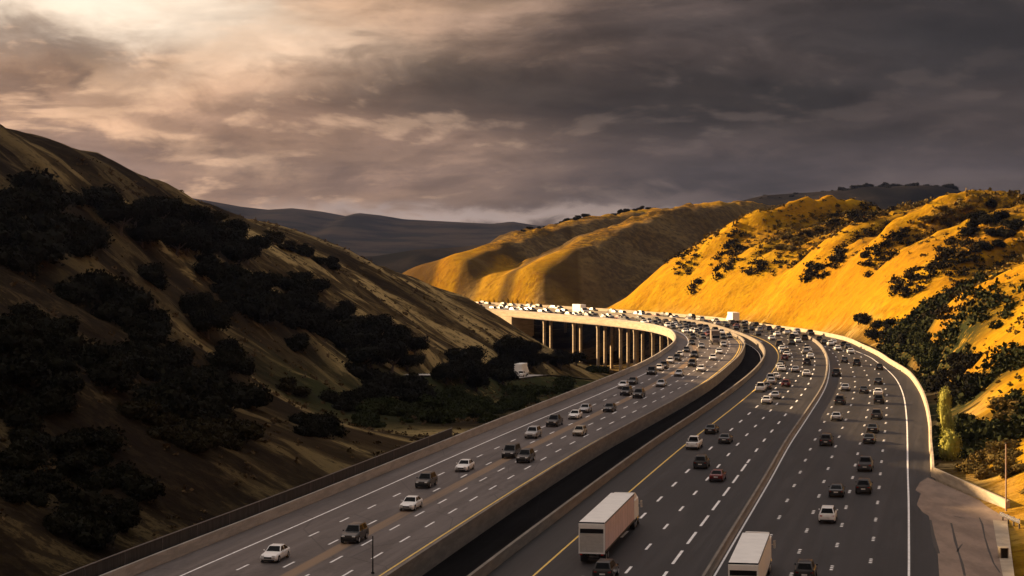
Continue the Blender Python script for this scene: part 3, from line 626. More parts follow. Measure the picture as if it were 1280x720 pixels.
L_ = [  # surveyed thickets of the left hillside
 (28, 285, 42, 52, 10, 22, 5, 8, 'dark', 'dark shrub in the black thicket below the skyline at the left edge'),
 (118, 262, 30, 11, 25, 8, 3.5, 5.5, 'dark', 'dark shrub in the upper thicket close under the left crest'),
 (100, 305, 25, 17, 30, 7, 3.5, 6, 'dark', 'dark shrub in the round thicket left of the tan grass rib'),
 (205, 300, 66, 19, 17, 18, 4, 6.5, 'oak', 'dark oak in the long thicket across the upper left hillside'),
 (270, 302, 10, 7, 0, 2, 3, 4, 'dark', 'small dark shrub above the pale grass strip near the left crest'),
 (302, 320, 26, 17, 20, 7, 3.5, 5.5, 'oak', 'dark oak in the thicket just below the middle of the left crest'),
 (285, 347, 58, 15, 22, 12, 4, 6, 'dark', 'dark shrub in the broad thicket at mid height of the left hillside'),
 (258, 272, 36, 7, 20, 7, 3, 4, 'scrub', 'low brown scrub along the left crest line'),
 (205, 262, 24, 8, 25, 5, 3, 4.5, 'dark', 'dark shrub hugging the shoulder of the left crest'),
 (350, 303, 16, 6, 20, 4, 2.5, 4, 'scrub', 'low brown scrub on the shoulder beyond the left crest bend'),
 (372, 316, 18, 6, 20, 4, 2.5, 4, 'dark', 'dark shrub beside the descending crest of the left hill'),
 (408, 333, 15, 7, 15, 4, 3, 4, 'dark', 'dark shrub just under the descending crest, above tan grass'),
 (335, 378, 62, 24, 14, 20, 4.5, 7, 'dark', 'dark shrub in the great black thicket at the centre of the left hill'),
 (383, 405, 44, 17, 20, 12, 4.5, 7, 'dark', 'dark shrub in the lower arm of the great black thicket'),
 (473, 442, 50, 26, 20, 20, 4, 6.4, 'oak', 'large dark oak in the grove above the dirt slope in mid valley'),
 (380, 362, 17, 12, 20, 4, 4, 6, 'dark', 'dark shrub in the knot between two tan grass ribs'),
 (433, 393, 14, 8, 20, 3, 3, 4.5, 'dark', 'dark shrub standing alone on tan grass right of the great thicket'),
 (593, 475, 40, 16, 5, 11, 3.6, 5.6, 'oak', 'big dark oak at the foot of the left hill beside the frontage road'),
 (645, 455, 28, 18, 10, 8, 3.6, 5.4, 'oak', 'tall black oak at the tip of the left hill before the viaduct'),
 (702, 458, 20, 9, 0, 5, 3.2, 4.6, 'oak', 'round black oak under the viaduct columns'),
 (513, 493, 20, 11, 15, 4, 4, 6, 'dark', 'dark shrub at the bend of the frontage road'),
 (470, 482, 24, 12, 20, 6, 4, 6, 'dark', 'dark shrub below the oak grove, left of the frontage road'),
 (250, 415, 18, 14, 0, 3, 4.5, 5.5, 'oak', 'round dark oak standing alone on the tan slope'),
 (287, 453, 19, 11, 20, 5, 3.5, 5, 'dark', 'dark shrub trailing downhill from the lone round oak'),
 (120, 377, 42, 16, 25, 11, 4, 6, 'dark', 'dark shrub in the diagonal thicket at the left, below the round one'),
 (175, 412, 25, 14, 30, 6, 4, 5.5, 'dark', 'dark shrub at the lower end of the diagonal left thicket'),
 (367, 493, 13, 7, 20, 3, 2.5, 3.5, 'scrub', 'small scrub on the pale slope near the fence bend'),
 (367, 430, 13, 7, 20, 3, 3, 4, 'dark', 'dark shrub on the tan rib under the great thicket'),
 (200, 357, 16, 8, 30, 3, 3, 4.5, 'dark', 'dark shrub on the narrow tan rib at upper left'),
 (267, 388, 22, 9, 25, 4, 3, 4.5, 'dark', 'dark shrub along the upper edge of the wide tan slope'),
 (205, 487, 100, 34, 14, 26, 3.5, 6, 'dark', 'dark shrub in the wide black thicket low on the near hillside'),
 (30, 470, 55, 70, 20, 18, 3.5, 5.5, 'dark', 'dark shrub in the near thicket along the left edge'),
 (235, 535, 80, 24, 12, 14, 2.5, 4.5, 'scrub', 'brown scrub on the near slope above the fence'),
 (90, 610, 95, 60, 30, 26, 2.2, 4.2, 'dark', 'dark shrub in the blackest corner of the near hillside, lower left'),
 (395, 540, 26, 10, 12, 6, 2.5, 4, 'dark', 'dark shrub between the near slope and the end of the fence'),
 (590, 515, 60, 20, -10, 12, 2.2, 3.6, 'green', 'low green bush scattered on the valley bank beside the parapet'),
 (560, 512, 36, 18, -6, 12, 3.2, 5, 'green', 'green bush in the valley below the carriageway parapet'),
 (625, 505, 48, 13, -10, 12, 3, 4.6, 'green', 'green bush on the bank between frontage road and parapet'),
 (690, 486, 30, 7, -8, 7, 2.6, 3.8, 'green', 'green bush at the upper end of the valley bank'),
 (480, 522, 50, 14, -12, 14, 2.4, 4.2, 'green', 'green bush beyond the fence end, lowest part of the valley'),
 (440, 505, 36, 12, 0, 9, 2.4, 3.8, 'dark', 'dark shrub between the frontage road and the pale slope'),
 (760, 462, 24, 4, -8, 5, 2.5, 3.5, 'green', 'green bush around the nearest viaduct columns'),
]
for q in L_: cluster(*q)
R_ = [  # right hand side
 (1110, 415, 38, 15, 12, 9, 3, 4.5, 'dark', 'dark green shrub at the mouth of the right-hand gully'),
 (1150, 440, 26, 22, 40, 8, 3, 4.5, 'green', 'green bush in the shaded gully behind the curved wall'),
 (1185, 385, 42, 16, -25, 9, 3, 4.8, 'dark', 'dark shrub in the upper gully between the two golden spurs'),
 (1200, 480, 26, 34, 20, 12, 2.6, 4.2, 'dark', 'dark shrub at the foot of the orange spur'),
 (1215, 545, 24, 20, 10, 7, 2.2, 3.4, 'green', 'green bush close behind the turned wall'),
 (1255, 580, 24, 20, 10, 8, 2, 3, 'gold', 'sunlit bush beside the thin pole at the pull-out'),
 (1225, 590, 22, 8, 20, 5, 1.6, 2.3, 'gold', 'small sunlit bush leaning over the cream wall'),
 (1262, 520, 16, 10, 0, 4, 2.2, 3.2, 'gold', 'sunlit bush on the orange slope above the pole'),
 (909, 322, 15, 36, 32, 9, 2.6, 4, 'dark', 'dark shrub in the first long gully streak of the golden hill'),
 (858, 330, 15, 18, 40, 5, 2.2, 3.4, 'dark', 'dark shrub on the low left end of the golden hill'),
 (870, 362, 6, 10, 20, 3, 2, 2.8, 'dark', 'dark shrub above the road at the left end of the golden hill'),
 (945, 337, 14, 9, -30, 5, 2.4, 3.4, 'dark', 'dark shrub on the rib right of the first gully streak'),
 (1030, 335, 34, 12, -32, 10, 2.6, 4, 'dark', 'dark shrub in the second gully streak of the golden hill'),
 (1073, 272, 44, 9, -10, 10, 2.6, 3.8, 'dark', 'dark shrub in the shaded hollow under the golden crest'),
 (1105, 315, 34, 12, -32, 9, 2.6, 4, 'dark', 'dark shrub in the third gully streak of the golden hill'),
 (1140, 355, 34, 15, -25, 10, 2.8, 4, 'dark', 'dark shrub in the fourth streak, low on the golden hill'),
 (1195, 325, 30, 24, -35, 13, 2.8, 4.4, 'dark', 'dark shrub in the deep hollow at the right of the golden hill'),
 (1240, 290, 28, 30, -30, 13, 2.8, 4.6, 'dark', 'dark shrub in the dark bowl near the right edge'),
 (1000, 302, 30, 9, -20, 7, 2, 3.2, 'gold', 'sunlit bush on the upper middle of the golden hill'),
 (1180, 275, 34, 12, -20, 8, 2, 3.2, 'gold', 'sunlit bush near the top right of the golden crest'),
]
thick = []
for q in R_:
    if q[8] == 'dark' and ('golden' in q[9] or 'gully streak' in q[9]):
        cx, cy, rx, ry, rot, n = q[:6]; c, s_ = math.cos(math.radians(rot)), math.sin(math.radians(rot))
        for _ in range(n * 14):
            a = random.random() * 6.283; k = math.sqrt(random.random()); u = k * math.cos(a) * rx; v = k * math.sin(a) * ry
            if float(fbm(np.array([(cx + u) / 7.0]), np.array([(cy + v) / 3.5]), 3)[0]) < -.05: continue
            h = RAY(cx + u * c - v * s_, cy + u * s_ + v * c, 400)
            if h and so1(h[0], h[1])[1] > float(oE(so1(h[0], h[1])[0])) + 6: thick.append((*h, random.uniform(.9, 2.3)))
    else: cluster(*q, t0=250)

x, y, z = WD(1182, 548, 330); z = TH(x, y)
for i, (px, py) in enumerate(((1181, 518), (1184, 545), (1187, 570))):
    h = RAY(px, py + 6, 240)
    if h: place_shrub(P_LIME, 'shrub', h[0], h[1], h[2], 2.2, ['bright yellow-green tall bush behind the wall, topmost of three', 'bright yellow-green tall bush behind the wall, middle of three', 'bright yellow-green tall bush behind the wall, nearest the wall corner'][i], 'shrub', None, (1.3, 1.7))
# trees along far crests
def pine(x, y, z, h, label, group):
    t = empty('pine_tree', (x, y, z), random.random() * 6.28); t.scale = (h * 1.25, h * 1.25, h); tag(t, label, 'tree', group); c, tr = random.choice(P_PINE)
    for nm, me in (('crown', c), ('trunk', tr)): k = bpy.data.objects.new(nm, me); COL.objects.link(k); k.parent = t
for i in range(46):
    px = 650 + i * 3.7 + random.uniform(-2, 2); D = np.interp(px, (640, 700, 760, 815), (965, 1010, 1060, 1120)) + random.uniform(6, 16); x = (px - 640) * D / F
    place_oak(x, D, TH(x, D) - .6, random.uniform(1.1, 2.0) * (1.25 if px > 700 else .8), 'tiny dark tree of the fringe along the far crest above the viaduct', 'trees fringing the far crest')
for i in range(60):
    px = 935 + i * 4.6 + random.uniform(-3, 3); D = 2300 + random.uniform(-30, 15); x = (px - 640) * D / F
    ys = np.interp(px, (930, 955, 1000, 1040, 1075, 1110, 1150, 1185, 1205), (250, 244, 241, 239, 234, 233, 232, 234, 240)); z = HC + (HY - ys) * D / F
    place_oak(x, D, z - 3 - abs(D - 2300) * .12, random.uniform(3.5, 6.5) if px > 1050 else random.uniform(2, 4), 'tiny dark tree on the wooded hill behind the golden crest', 'trees on the wooded hill')
for _ in range(70000):
    y = random.uniform(560, 850); x = random.uniform(60, 300); i = int((x + 420) / 2); j = int((y - 10) / 2)
    d = dr[j, i]
    if d < 22: continue
    g_ = gul[j, i] + .35 * float(fbm(np.array([x / 9]), np.array([y / 5]), 2)[0])
    if random.random() < np.clip((g_ - .62) * 2.2, 0, .95) * np.clip((d - 22) / 16, 0, 1): thick.append((x, y, TH(x, y), random.uniform(.6, 1.7)))
    if len(thick) > 13000: break
# ---- uncountable scrub and dry tufts
def scatter(name, pts, leaf, mat_, nl=14):
    r = np.random.default_rng(len(pts)); N = len(pts) * nl; c = np.repeat(np.array(pts), nl, axis=0); d = r.normal(size=(N, 3)); d[:, 2] = np.abs(d[:, 2]) * .8; rr = c[:, 3:4]
    p = c[:, :3] + d * rr * np.array([.42, .42, .42]); t = r.normal(size=(N, 3)); t /= np.linalg.norm(t, axis=1)[:, None]; u = np.cross(t, r.normal(size=(N, 3))); u /= np.linalg.norm(u, axis=1)[:, None]
    s = rr * leaf; VV = np.stack([p + t * s, p + u * s * .7, p - t * s, p - u * s * .7], 1).reshape(-1, 3)
    me = bpy.data.meshes.new(name); me.vertices.add(len(VV)); me.vertices.foreach_set('co', VV.astype(np.float32).ravel()); me.loops.add(len(VV)); me.loops.foreach_set('vertex_index', np.arange(len(VV), dtype=np.int32))
    me.polygons.add(N); me.polygons.foreach_set('loop_start', np.arange(0, len(VV), 4, dtype=np.int32)); me.materials.append(mat_); me.update(calc_edges=True)
    o = bpy.data.objects.new(name, me); COL.objects.link(o); tag(o, kind='stuff'); return o
def sample(n, box_, dens):
    pts = []; x0, x1, y0, y1 = box_
    for _ in range(n):
        x, y = random.uniform(x0, x1), random.uniform(y0, y1); s, o = so1(x, y)
        if 0 < s and float(oA1(s)) - 2.5 < o < float(oE(s)) + 3: continue
        k = dens(x, y, o - float(oE(s)))
        if random.random() < k: pts.append((x, y, TH(x, y), random.uniform(.5, 1.5)))
    return pts
nz = lambda x, y, a, b, o=0: float(fbm(np.array([x / a + o]), np.array([y / b + o]), 3)[0])
R1d = lambda x, y, d: (np.clip((d - 26) / 25, 0, 1) * (.25 + 1.3 * max(0, nz(x, y, 60, 16, 3) + .15)))
pts = sample(17000, (60, 260, 520, 860), R1d); scatter('scrub', pts, .42, M_GOLDS); 
pts = sample(5200, (60, 200, 230, 560), lambda x, y, d: np.clip((d - 8) / 10, 0, 1) * (.25 + .9 * max(0, nz(x, y, 14, 9, 5) + .2))); pts = [(a, b_, c, d * .6) for a, b_, c, d in pts]; scatter('scrub', pts, .42, M_GOLDS)
print('THICK', len(thick)); scatter('thicket', thick, .24, M_SCRUB, 34)
ug = []
for _ in range(9000):
    y = random.uniform(270, 600); x = random.uniform(55, 175); i = int((x + 420) / 2); j = int((y - 10) / 2)
    if dr[j, i] > 2.5 and random.random() < green[j, i] * 1.2 and float(fbm(np.array([x / 11]), np.array([y / 13]), 3)[0]) > -.35: ug.append((x, y, TH(x, y), random.uniform(.8, 2.4)))
scatter('undergrowth', ug, .26, M_GREEN, 40)
M_DRY = leaf_mat('dry_brush', (.05, .033, .016, 1), (.12, .078, .035, 1), (.03, .022, .012, 1))
pts = sample(11000, (-150, 20, 150, 700), lambda x, y, d: .15 + 1.0 * max(0, nz(x, y, 40, 14, 7))); pts = [(a, b_, c, d * .55) for a, b_, c, d in pts if so1(a, b_)[1] < 0 and a > -92]; scatter('dry_brush', pts, .40, M_DRY)
print('VEG', NV[0])
# ------------------------------------------------------------------ vehicles
def paint(n, c, metal=.0): return plain('car_paint_' + n, (*c, 1), .32, metal, var=.04, coat=.3)
PAINT = {'white': paint('white', (.78, .77, .75)), 'silver': paint('silver', (.42, .42, .43), .5), 'grey': paint('grey', (.06, .06, .065), .3), 'black': paint('black', (.012, .012, .014)),
         'dark blue': paint('blue', (.012, .02, .05), .2), 'dark red': paint('red', (.12, .010, .010)), 'beige': paint('beige', (.40, .34, .26), .3), 'charcoal': paint('charcoal', (.018, .018, .02), .1)}
M_GLASS = plain('car_glass', (.010, .011, .012, 1), .28, var=.02); M_GLASS.node_tree.nodes['Principled BSDF'].inputs['Specular IOR Level'].default_value = .03
M_TYRE = plain('tyre_rubber', (.015, .015, .015, 1), .85); M_RIM = plain('wheel_rim', (.45, .45, .46, 1), .3, .9); M_TRIM = plain('black_trim', (.018, .018, .02, 1), .6)
M_LAMP = plain('headlamp_lens', (.85, .85, .82, 1), .12, var=.02); M_RED = plain('taillamp_lens', (.45, .012, .010, 1), .2, var=.02); M_PLATE = plain('plate_white', (.7, .7, .68, 1), .5)
M_BOXW = plain('truck_body_white', (.90, .88, .83, 1), .45, var=.05, scale=.8, coat=.2); M_PINK = plain('trailer_side_panel', (.60, .46, .46, 1), .5, var=.10, scale=.5); M_CHROME = plain('bright_steel', (.7, .7, .7, 1), .25, 1.0)
M_BOXD = plain('truck_body_grey', (.16, .13, .12, 1), .5)
def car_parts(kind):
    """local frame: +y forward, origin on the ground under the middle. returns [(part, MB, material key)]"""
    L, Wd, Ht, hood, belt, zb = dict(sedan=(4.75, 1.84, 1.44, .80, .92, .22), hatchback=(4.2, 1.76, 1.50, .82, .95, .22), suv=(4.75, 1.92, 1.74, .98, 1.10, .30), pickup=(5.6, 1.98, 1.85, 1.05, 1.16, .34), van=(5.0, 1.98, 1.82, .95, 1.08, .26))[kind]
    h = L / 2; w = Wd / 2
    cowl = {'sedan': .75, 'hatchback': .85, 'suv': .85, 'pickup': 1.0, 'van': 1.35}[kind]                  # base of windscreen
    rt = {'sedan': .05, 'hatchback': .2, 'suv': .25, 'pickup': .35, 'van': .75}[kind]                      # front of roof
    rb = {'sedan': -1.15, 'hatchback': -1.55, 'suv': -1.95, 'pickup': -.95, 'van': -2.2}[kind]             # back of roof
    rr = {'sedan': -1.85, 'hatchback': -1.95, 'suv': -2.25, 'pickup': -1.15, 'van': -2.4}[kind]            # base of rear screen
    tail = {'sedan': .98, 'hatchback': 1.0, 'suv': 1.12, 'pickup': 1.16, 'van': 1.1}[kind]
    st = [(h, .80, .42, .60), (h - .10, .90, zb, hood - .12), (h - .45, .97, zb - .02, hood), (cowl + .25, 1.0, zb, belt - .06), (cowl, 1.0, zb, belt), (0, 1.0, zb, belt + .01), (rr, 1.0, zb, tail - .02), (rr - .02 if kind != 'sedan' else rr - .2, 1.0, zb, tail), (-h + .28, .97, zb, tail - .01), (-h + .06, .92, zb + .04, tail - .10), (-h, .86, .42, tail - .22)]
    st = sorted(st, key=lambda q: -q[0]); B = MB(); rings = []
    for y, k, z0, z1 in st:
        W_ = w * k; m = z0 + (z1 - z0) * .45
        rings.append([(-W_ * .90, y, z0), (W_ * .90, y, z0), (W_ * .985, y, z0 + .12), (W_, y, m), (W_ * .965, y, z1 - .10), (W_ * .86, y, z1), (0, y, z1 + .025), (-W_ * .86, y, z1), (-W_ * .965, y, z1 - .10), (-W_, y, m), (-W_ * .985, y, z0 + .12)])
    B.loft(rings)
    # greenhouse in body colour (pillars and roof)
    wb = w * .86; wt = w * .66 if kind != 'van' else w * .74; zt = Ht; bz = belt - .02
    def gh(pts_b, pts_t, m=0): B.add(pts_b + pts_t, [(0, 1, 5, 4), (1, 2, 6, 5), (2, 3, 7, 6), (3, 0, 4, 7), (4, 5, 6, 7)], m)
    gb = [(-wb, cowl, bz), (wb, cowl, bz), (wb, rr, tail - .03), (-wb, rr, tail - .03)]; gt = [(-wt, rt, zt - .05), (wt, rt, zt - .05), (wt, rb, zt - .05), (-wt, rb, zt - .05)]
    gh(gb, gt)
    B.loft([[(-wt * k, rt - a, z), (wt * k, rt - a, z), (wt * k, rb + a, z), (-wt * k, rb + a, z)] for k, a, z in ((1, 0, zt - .052), (.9, .12, zt - .012), (.6, .35, zt + .012))])
    if kind == 'pickup':                                        # open bed: rim and dark floor
        T = MB(); T.box(-w * .80, w * .80, -h + .22, rr - .12, tail + .005, tail + .03)
    parts = [('body', B, 'paint')]
    if kind == 'pickup': parts.append(('bed_liner', T, M_TRIM))
    def quad(a, b_, c, d, inset, outn):
        P = [Vector(p) for p in (a, b_, c, d)]; c0 = sum(P, Vector()) / 4; n = (P[1] - P[0]).cross(P[3] - P[0]).normalized()
        if n.dot(Vector(outn)) < 0: n = -n
        f = [c0 + (p - c0) * inset + n * .014 for p in P]; bk = [p - n * .02 for p in f]; mb = MB()
        mb.add([tuple(p) for p in f + bk], [(0, 1, 2, 3), (7, 6, 5, 4), (0, 4, 5, 1), (1, 5, 6, 2), (2, 6, 7, 3), (3, 7, 4, 0)]); return mb
    parts.append(('windshield', quad(gb[0], gb[1], gt[1], gt[0], .88, (0, 1, .6)), M_GLASS)); parts.append(('rear_window', quad(gb[3], gb[2], gt[2], gt[3], .84, (0, -1, .5)), M_GLASS))
    for s in (-1, 1):
        f0, f1, r1, r0 = [Vector((s * abs(p[0]), p[1], p[2])) for p in (gb[1], gt[1], gt[2], gb[2])]
        mid0 = (f0 + r0) / 2; mid1 = (f1 + r1) / 2
        parts.append(('side_window', quad(f0, mid0, mid1, f1, .84, (s, 0, .2)), M_GLASS)); parts.append(('side_window', quad(mid0, r0, r1, mid1, .84, (s, 0, .2)), M_GLASS))
    zh = (hood - .12 + .60) / 2
    for s in (-1, 1):
        mb = MB(); mb.box(s * w * .60 - .17, s * w * .60 + .17, h - .16, h - .015, zh - .02, zh + .12, 0, .02); parts.append(('headlight', mb, M_LAMP))
        mb = MB(); mb.box(s * w * .68 - .14, s * w * .68 + .14, -h + .0, -h + .12, tail - .36, tail - .20, 0, .02); parts.append(('taillight', mb, M_RED))
        mb = MB(); mb.box(s * w * 1.06 - .09, s * w * 1.06 + .09, cowl - .28, cowl - .16, belt + .0, belt + .14, 0, .03); parts.append(('mirror', mb, 'paint'))
        for yy_ in (h - .92, -h + .95):
            R = .33 if kind in ('sedan', 'hatchback') else .38; mb = MB(); mb.cyl((s * (w - .10), yy_, R), 'x', R, .22, 18, 0); mb.cyl((s * (w - .01), yy_, R), 'x', R * .62, .05, 12, 1); mb.cyl((s * (w - .028), yy_, R), 'x', R + .05, .03, 18, 2)
            parts.append(('wheel', mb, (M_TYRE, M_RIM, M_TRIM)))
    mb = MB(); mb.box(-w * .42, w * .42, h - .06, h + .012, .44, .62); mb.box(-w * .7, w * .7, h - .08, h + .01, .24, .36); parts.append(('grille', mb, M_TRIM))
    mb = MB(); mb.box(-w * .8, w * .8, -h - .03, -h + .1, .26, .44, 0, .02); parts.append(('rear_bumper', mb, M_TRIM)); mb = MB(); mb.box(-.26, .26, -h - .025, -h + .01, .58, .72); parts.append(('licence_plate', mb, M_PLATE))
    return parts
PROTO = {}; FARP = {}
def get_car(kind, col):
    if (kind, col) in PROTO: return copy_tree(PROTO[kind, col])
    t = empty('car')
    for nm, mb, m in car_parts(kind):
        o = mb.build(nm, PAINT[col] if isinstance(m, str) else (list(m) if isinstance(m, tuple) else m), t)
        if nm == 'body':
            o.data.polygons.foreach_set('use_smooth', np.ones(len(o.data.polygons), bool)); o.data.set_sharp_from_angle(angle=math.radians(32)) if hasattr(o.data, 'set_sharp_from_angle') else None
    PROTO[kind, col] = t; return t
def get_far(kind, col):
    if (kind, col) not in FARP:
        A_ = MB(); mats = [PAINT[col], M_GLASS, M_TYRE, M_TRIM, M_LAMP, M_RED]
        for nm, mb, m in car_parts(kind):
            if nm in ('mirror', 'licence_plate', 'bed_liner'): continue
            k = 0 if isinstance(m, str) else {'car_glass': 1, 'tyre_rubber': 2, 'black_trim': 3, 'headlamp_lens': 4, 'taillamp_lens': 5}.get((m[0] if isinstance(m, tuple) else m).name, 3)
            A_.add(mb.v, mb.f, k)
        me = bpy.data.meshes.new('car'); me.from_pydata(A_.v, [], A_.f)
        for m in mats: me.materials.append(m)
        me.polygons.foreach_set('material_index', np.array(A_.m, dtype=np.int32)); me.update(); FARP[kind, col] = me
    o = bpy.data.objects.new('car', FARP[kind, col]); COL.objects.link(o); return o
# ---- lanes
def lanes_of(road):
    if road == 'left': return [fr(Lf[k], Lf[k + 1], .5) for k in range(5)]
    if road == 'centre': return [fr(Cf[k], Cf[k + 1], .5) for k in range(4)]
    if road == 'right': return [fr(Rf[k], Rf[k + 1], .5) for k in range(5)]
    return [fr(oR, oE, t) for t in (.20, .42, .64, .86)]          # far: merged lanes after the divider ends
LN = {r: lanes_of(r) for r in ('left', 'centre', 'right', 'far')}
ORD = 'first second third fourth fifth sixth seventh eighth ninth tenth eleventh twelfth thirteenth fourteenth fifteenth sixteenth seventeenth eighteenth nineteenth twentieth twenty-first twenty-second twenty-third twenty-fourth twenty-fifth twenty-sixth twenty-seventh twenty-eighth twenty-ninth thirtieth'.split()
CARS = []   # dict(s, road, lane, kind, col, hand)
def car(px, py, kind, col, snap=True):
    x, y = W(px, py); s, o = so1(x, y); road = 'left' if o < float(oA2(s)) + 1 else ('far' if s > sDend - 4 else ('centre' if o < float(oD(s)) else 'right'))
    ls = LN[road]; k = min(range(len(ls)), key=lambda i: abs(float(ls[i](s)) - o)); CARS.append(dict(s=s, road=road, lane=k, kind=kind, col=col, hand=True, jit=max(-.35, min(.35, o - float(ls[k](s))))))
HAND = [(325, 699, 'sedan', 'white'), (443, 676, 'suv', 'black'), (513, 636, 'sedan', 'white'), (527, 608, 'suv', 'charcoal'), (586, 588, 'sedan', 'white'), (635, 571, 'van', 'black'), (657, 577, 'suv', 'charcoal'), (670, 547, 'suv', 'silver'),
 (690, 532, 'pickup', 'black'), (720, 523, 'sedan', 'white'), (731, 515, 'sedan', 'silver'), (762, 514, 'sedan', 'charcoal'), (727, 544, 'hatchback', 'beige'), (779, 485, 'sedan', 'white'), (788, 494, 'suv', 'black'), (801, 497, 'suv', 'charcoal'),
 (797, 480, 'sedan', 'charcoal'), (828, 483, 'sedan', 'silver'), (815, 468, 'van', 'black'), (834, 461, 'suv', 'charcoal'), (849, 470, 'sedan', 'silver'), (849, 451, 'suv', 'black'), (862, 458, 'suv', 'black'), (878, 464, 'sedan', 'white'), (858, 440, 'sedan', 'charcoal'),
 (874, 447, 'suv', 'black'), (891, 450, 'sedan', 'white'), (860, 431, 'sedan', 'black'), (876, 435, 'sedan', 'silver'), (900, 433, 'sedan', 'silver'), (896, 442, 'sedan', 'white'), (872, 418, 'suv', 'white'), (884, 417, 'sedan', 'silver'), (845, 446, 'sedan', 'white'), (824, 463, 'sedan', 'white'), (838, 454, 'hatchback', 'white'),
 (868, 560, 'pickup', 'white'), (888, 541, 'sedan', 'charcoal'), (903, 553, 'sedan', 'grey'), (877, 584, 'suv', 'black'), (895, 600, 'sedan', 'dark red'), (772, 722, 'suv', 'black'),
 (944, 476, 'suv', 'silver'), (943, 489, 'pickup', 'white'), (952, 504, 'sedan', 'white'), (976, 498, 'sedan', 'silver'), (962, 488, 'sedan', 'grey'), (973, 475, 'sedan', 'white'), (972, 480, 'sedan', 'silver'), (982, 464, 'sedan', 'white'), (966, 461, 'sedan', 'white'), (1006, 456, 'suv', 'charcoal'),
 (1000, 465, 'sedan', 'silver'), (1012, 470, 'sedan', 'white'), (974, 458, 'sedan', 'black'), (984, 444, 'suv', 'black'), (989, 446, 'sedan', 'white'), (970, 438, 'sedan', 'white'), (981, 450, 'hatchback', 'dark red'), (1003, 442, 'suv', 'silver'), (1015, 448, 'sedan', 'white'), (992, 431, 'sedan', 'black'), (1008, 437, 'sedan', 'charcoal'),
 (968, 443, 'sedan', 'silver'), (988, 424, 'suv', 'charcoal'), (1005, 425, 'van', 'black'), (970, 425, 'sedan', 'white'), (980, 431, 'sedan', 'beige'), (1013, 441, 'sedan', 'white'), (982, 418, 'sedan', 'silver'), (975, 420, 'sedan', 'white'), (968, 433, 'suv', 'black'), (997, 428, 'sedan', 'white'), (985, 483, 'hatchback', 'dark red'),
 (1047, 470, 'suv', 'charcoal'), (1057, 453, 'sedan', 'black'), (1071, 457, 'suv', 'black'), (1057, 488, 'sedan', 'silver'), (1080, 491, 'sedan', 'black'), (1048, 505, 'suv', 'charcoal'), (1046, 525, 'sedan', 'silver'), (1043, 556, 'suv', 'charcoal'), (1101, 480, 'sedan', 'charcoal'), (1099, 504, 'suv', 'black'), (1096, 523, 'suv', 'grey'),
 (1091, 540, 'sedan', 'charcoal'), (1086, 553, 'sedan', 'black'), (1082, 587, 'pickup', 'grey'), (1096, 462, 'hatchback', 'charcoal'), (1098, 494, 'sedan', 'white'), (1046, 619, 'sedan', 'charcoal'), (1080, 615, 'suv', 'black'), (1035, 651, 'suv', 'white'), (997, 722, 'suv', 'black'),
 (1030, 430, 'sedan', 'charcoal'), (1038, 432, 'sedan', 'white'), (1055, 434, 'suv', 'black'), (1062, 436, 'sedan', 'charcoal'), (1047, 438, 'sedan', 'white'), (1063, 442, 'sedan', 'white'), (1023, 427, 'suv', 'black'), (1045, 430, 'sedan', 'white')]
for q in HAND: car(*q)
# far queues
KINDS_ = ['sedan'] * 8 + ['suv'] * 3 + ['hatchback'] * 2 + ['pickup']; COLS_ = ['white'] * 4 + ['silver'] * 4 + ['black'] * 7 + ['charcoal'] * 5 + ['grey'] * 4 + ['beige', 'dark blue', 'dark red']
for road, s0, gapm in (('left', so1(*W(875, 424))[0], 14.6), ('far', sDend + 4, 15.5)):
    for k in range(len(LN[road])):
        s = s0 + random.uniform(0, 8)
        while s < 885: CARS.append(dict(s=s, road=road, lane=k, kind=random.choice(KINDS_), col=random.choice(COLS_), hand=False, jit=random.uniform(-.3, .3))); s += random.uniform(.62, 1.4) * gapm * (1.0 if s < 680 else 1.35)
TRK = [('left', 'grey', 888, 430), ('far', 'white', 915, 404), ('left', 'white', 773, 392.5)]
for road, colr, px, py in TRK:
    x, y = W(px, py); s, o = so1(x, y); ls = LN[road]; k = min(range(len(ls)), key=lambda i: abs(float(ls[i](s)) - o)); CARS.append(dict(s=s, road=road, lane=k, kind='box truck', col=colr, hand=True, jit=0))
for road in LN:
    for k in range(len(LN[road])):
        q = sorted([c for c in CARS if c['road'] == road and c['lane'] == k], key=lambda c: c['s'])
        kept = []
        for c in q:
            need = 6.4 if c['kind'] != 'box truck' and (not kept or kept[-1]['kind'] != 'box truck') else 9.6
            if kept and c['s'] - kept[-1]['s'] < need:
                if c['hand']: c['s'] = kept[-1]['s'] + need
                else: c['drop'] = True; continue
            kept.append(c)
CARS = [c for c in CARS if not c.get('drop') and c['s'] < 895]
far_n = [c for c in CARS if not c['hand']]; extra = len(CARS) - 294
if extra > 0:
    for c in random.sample(far_n, extra): CARS.remove(c)
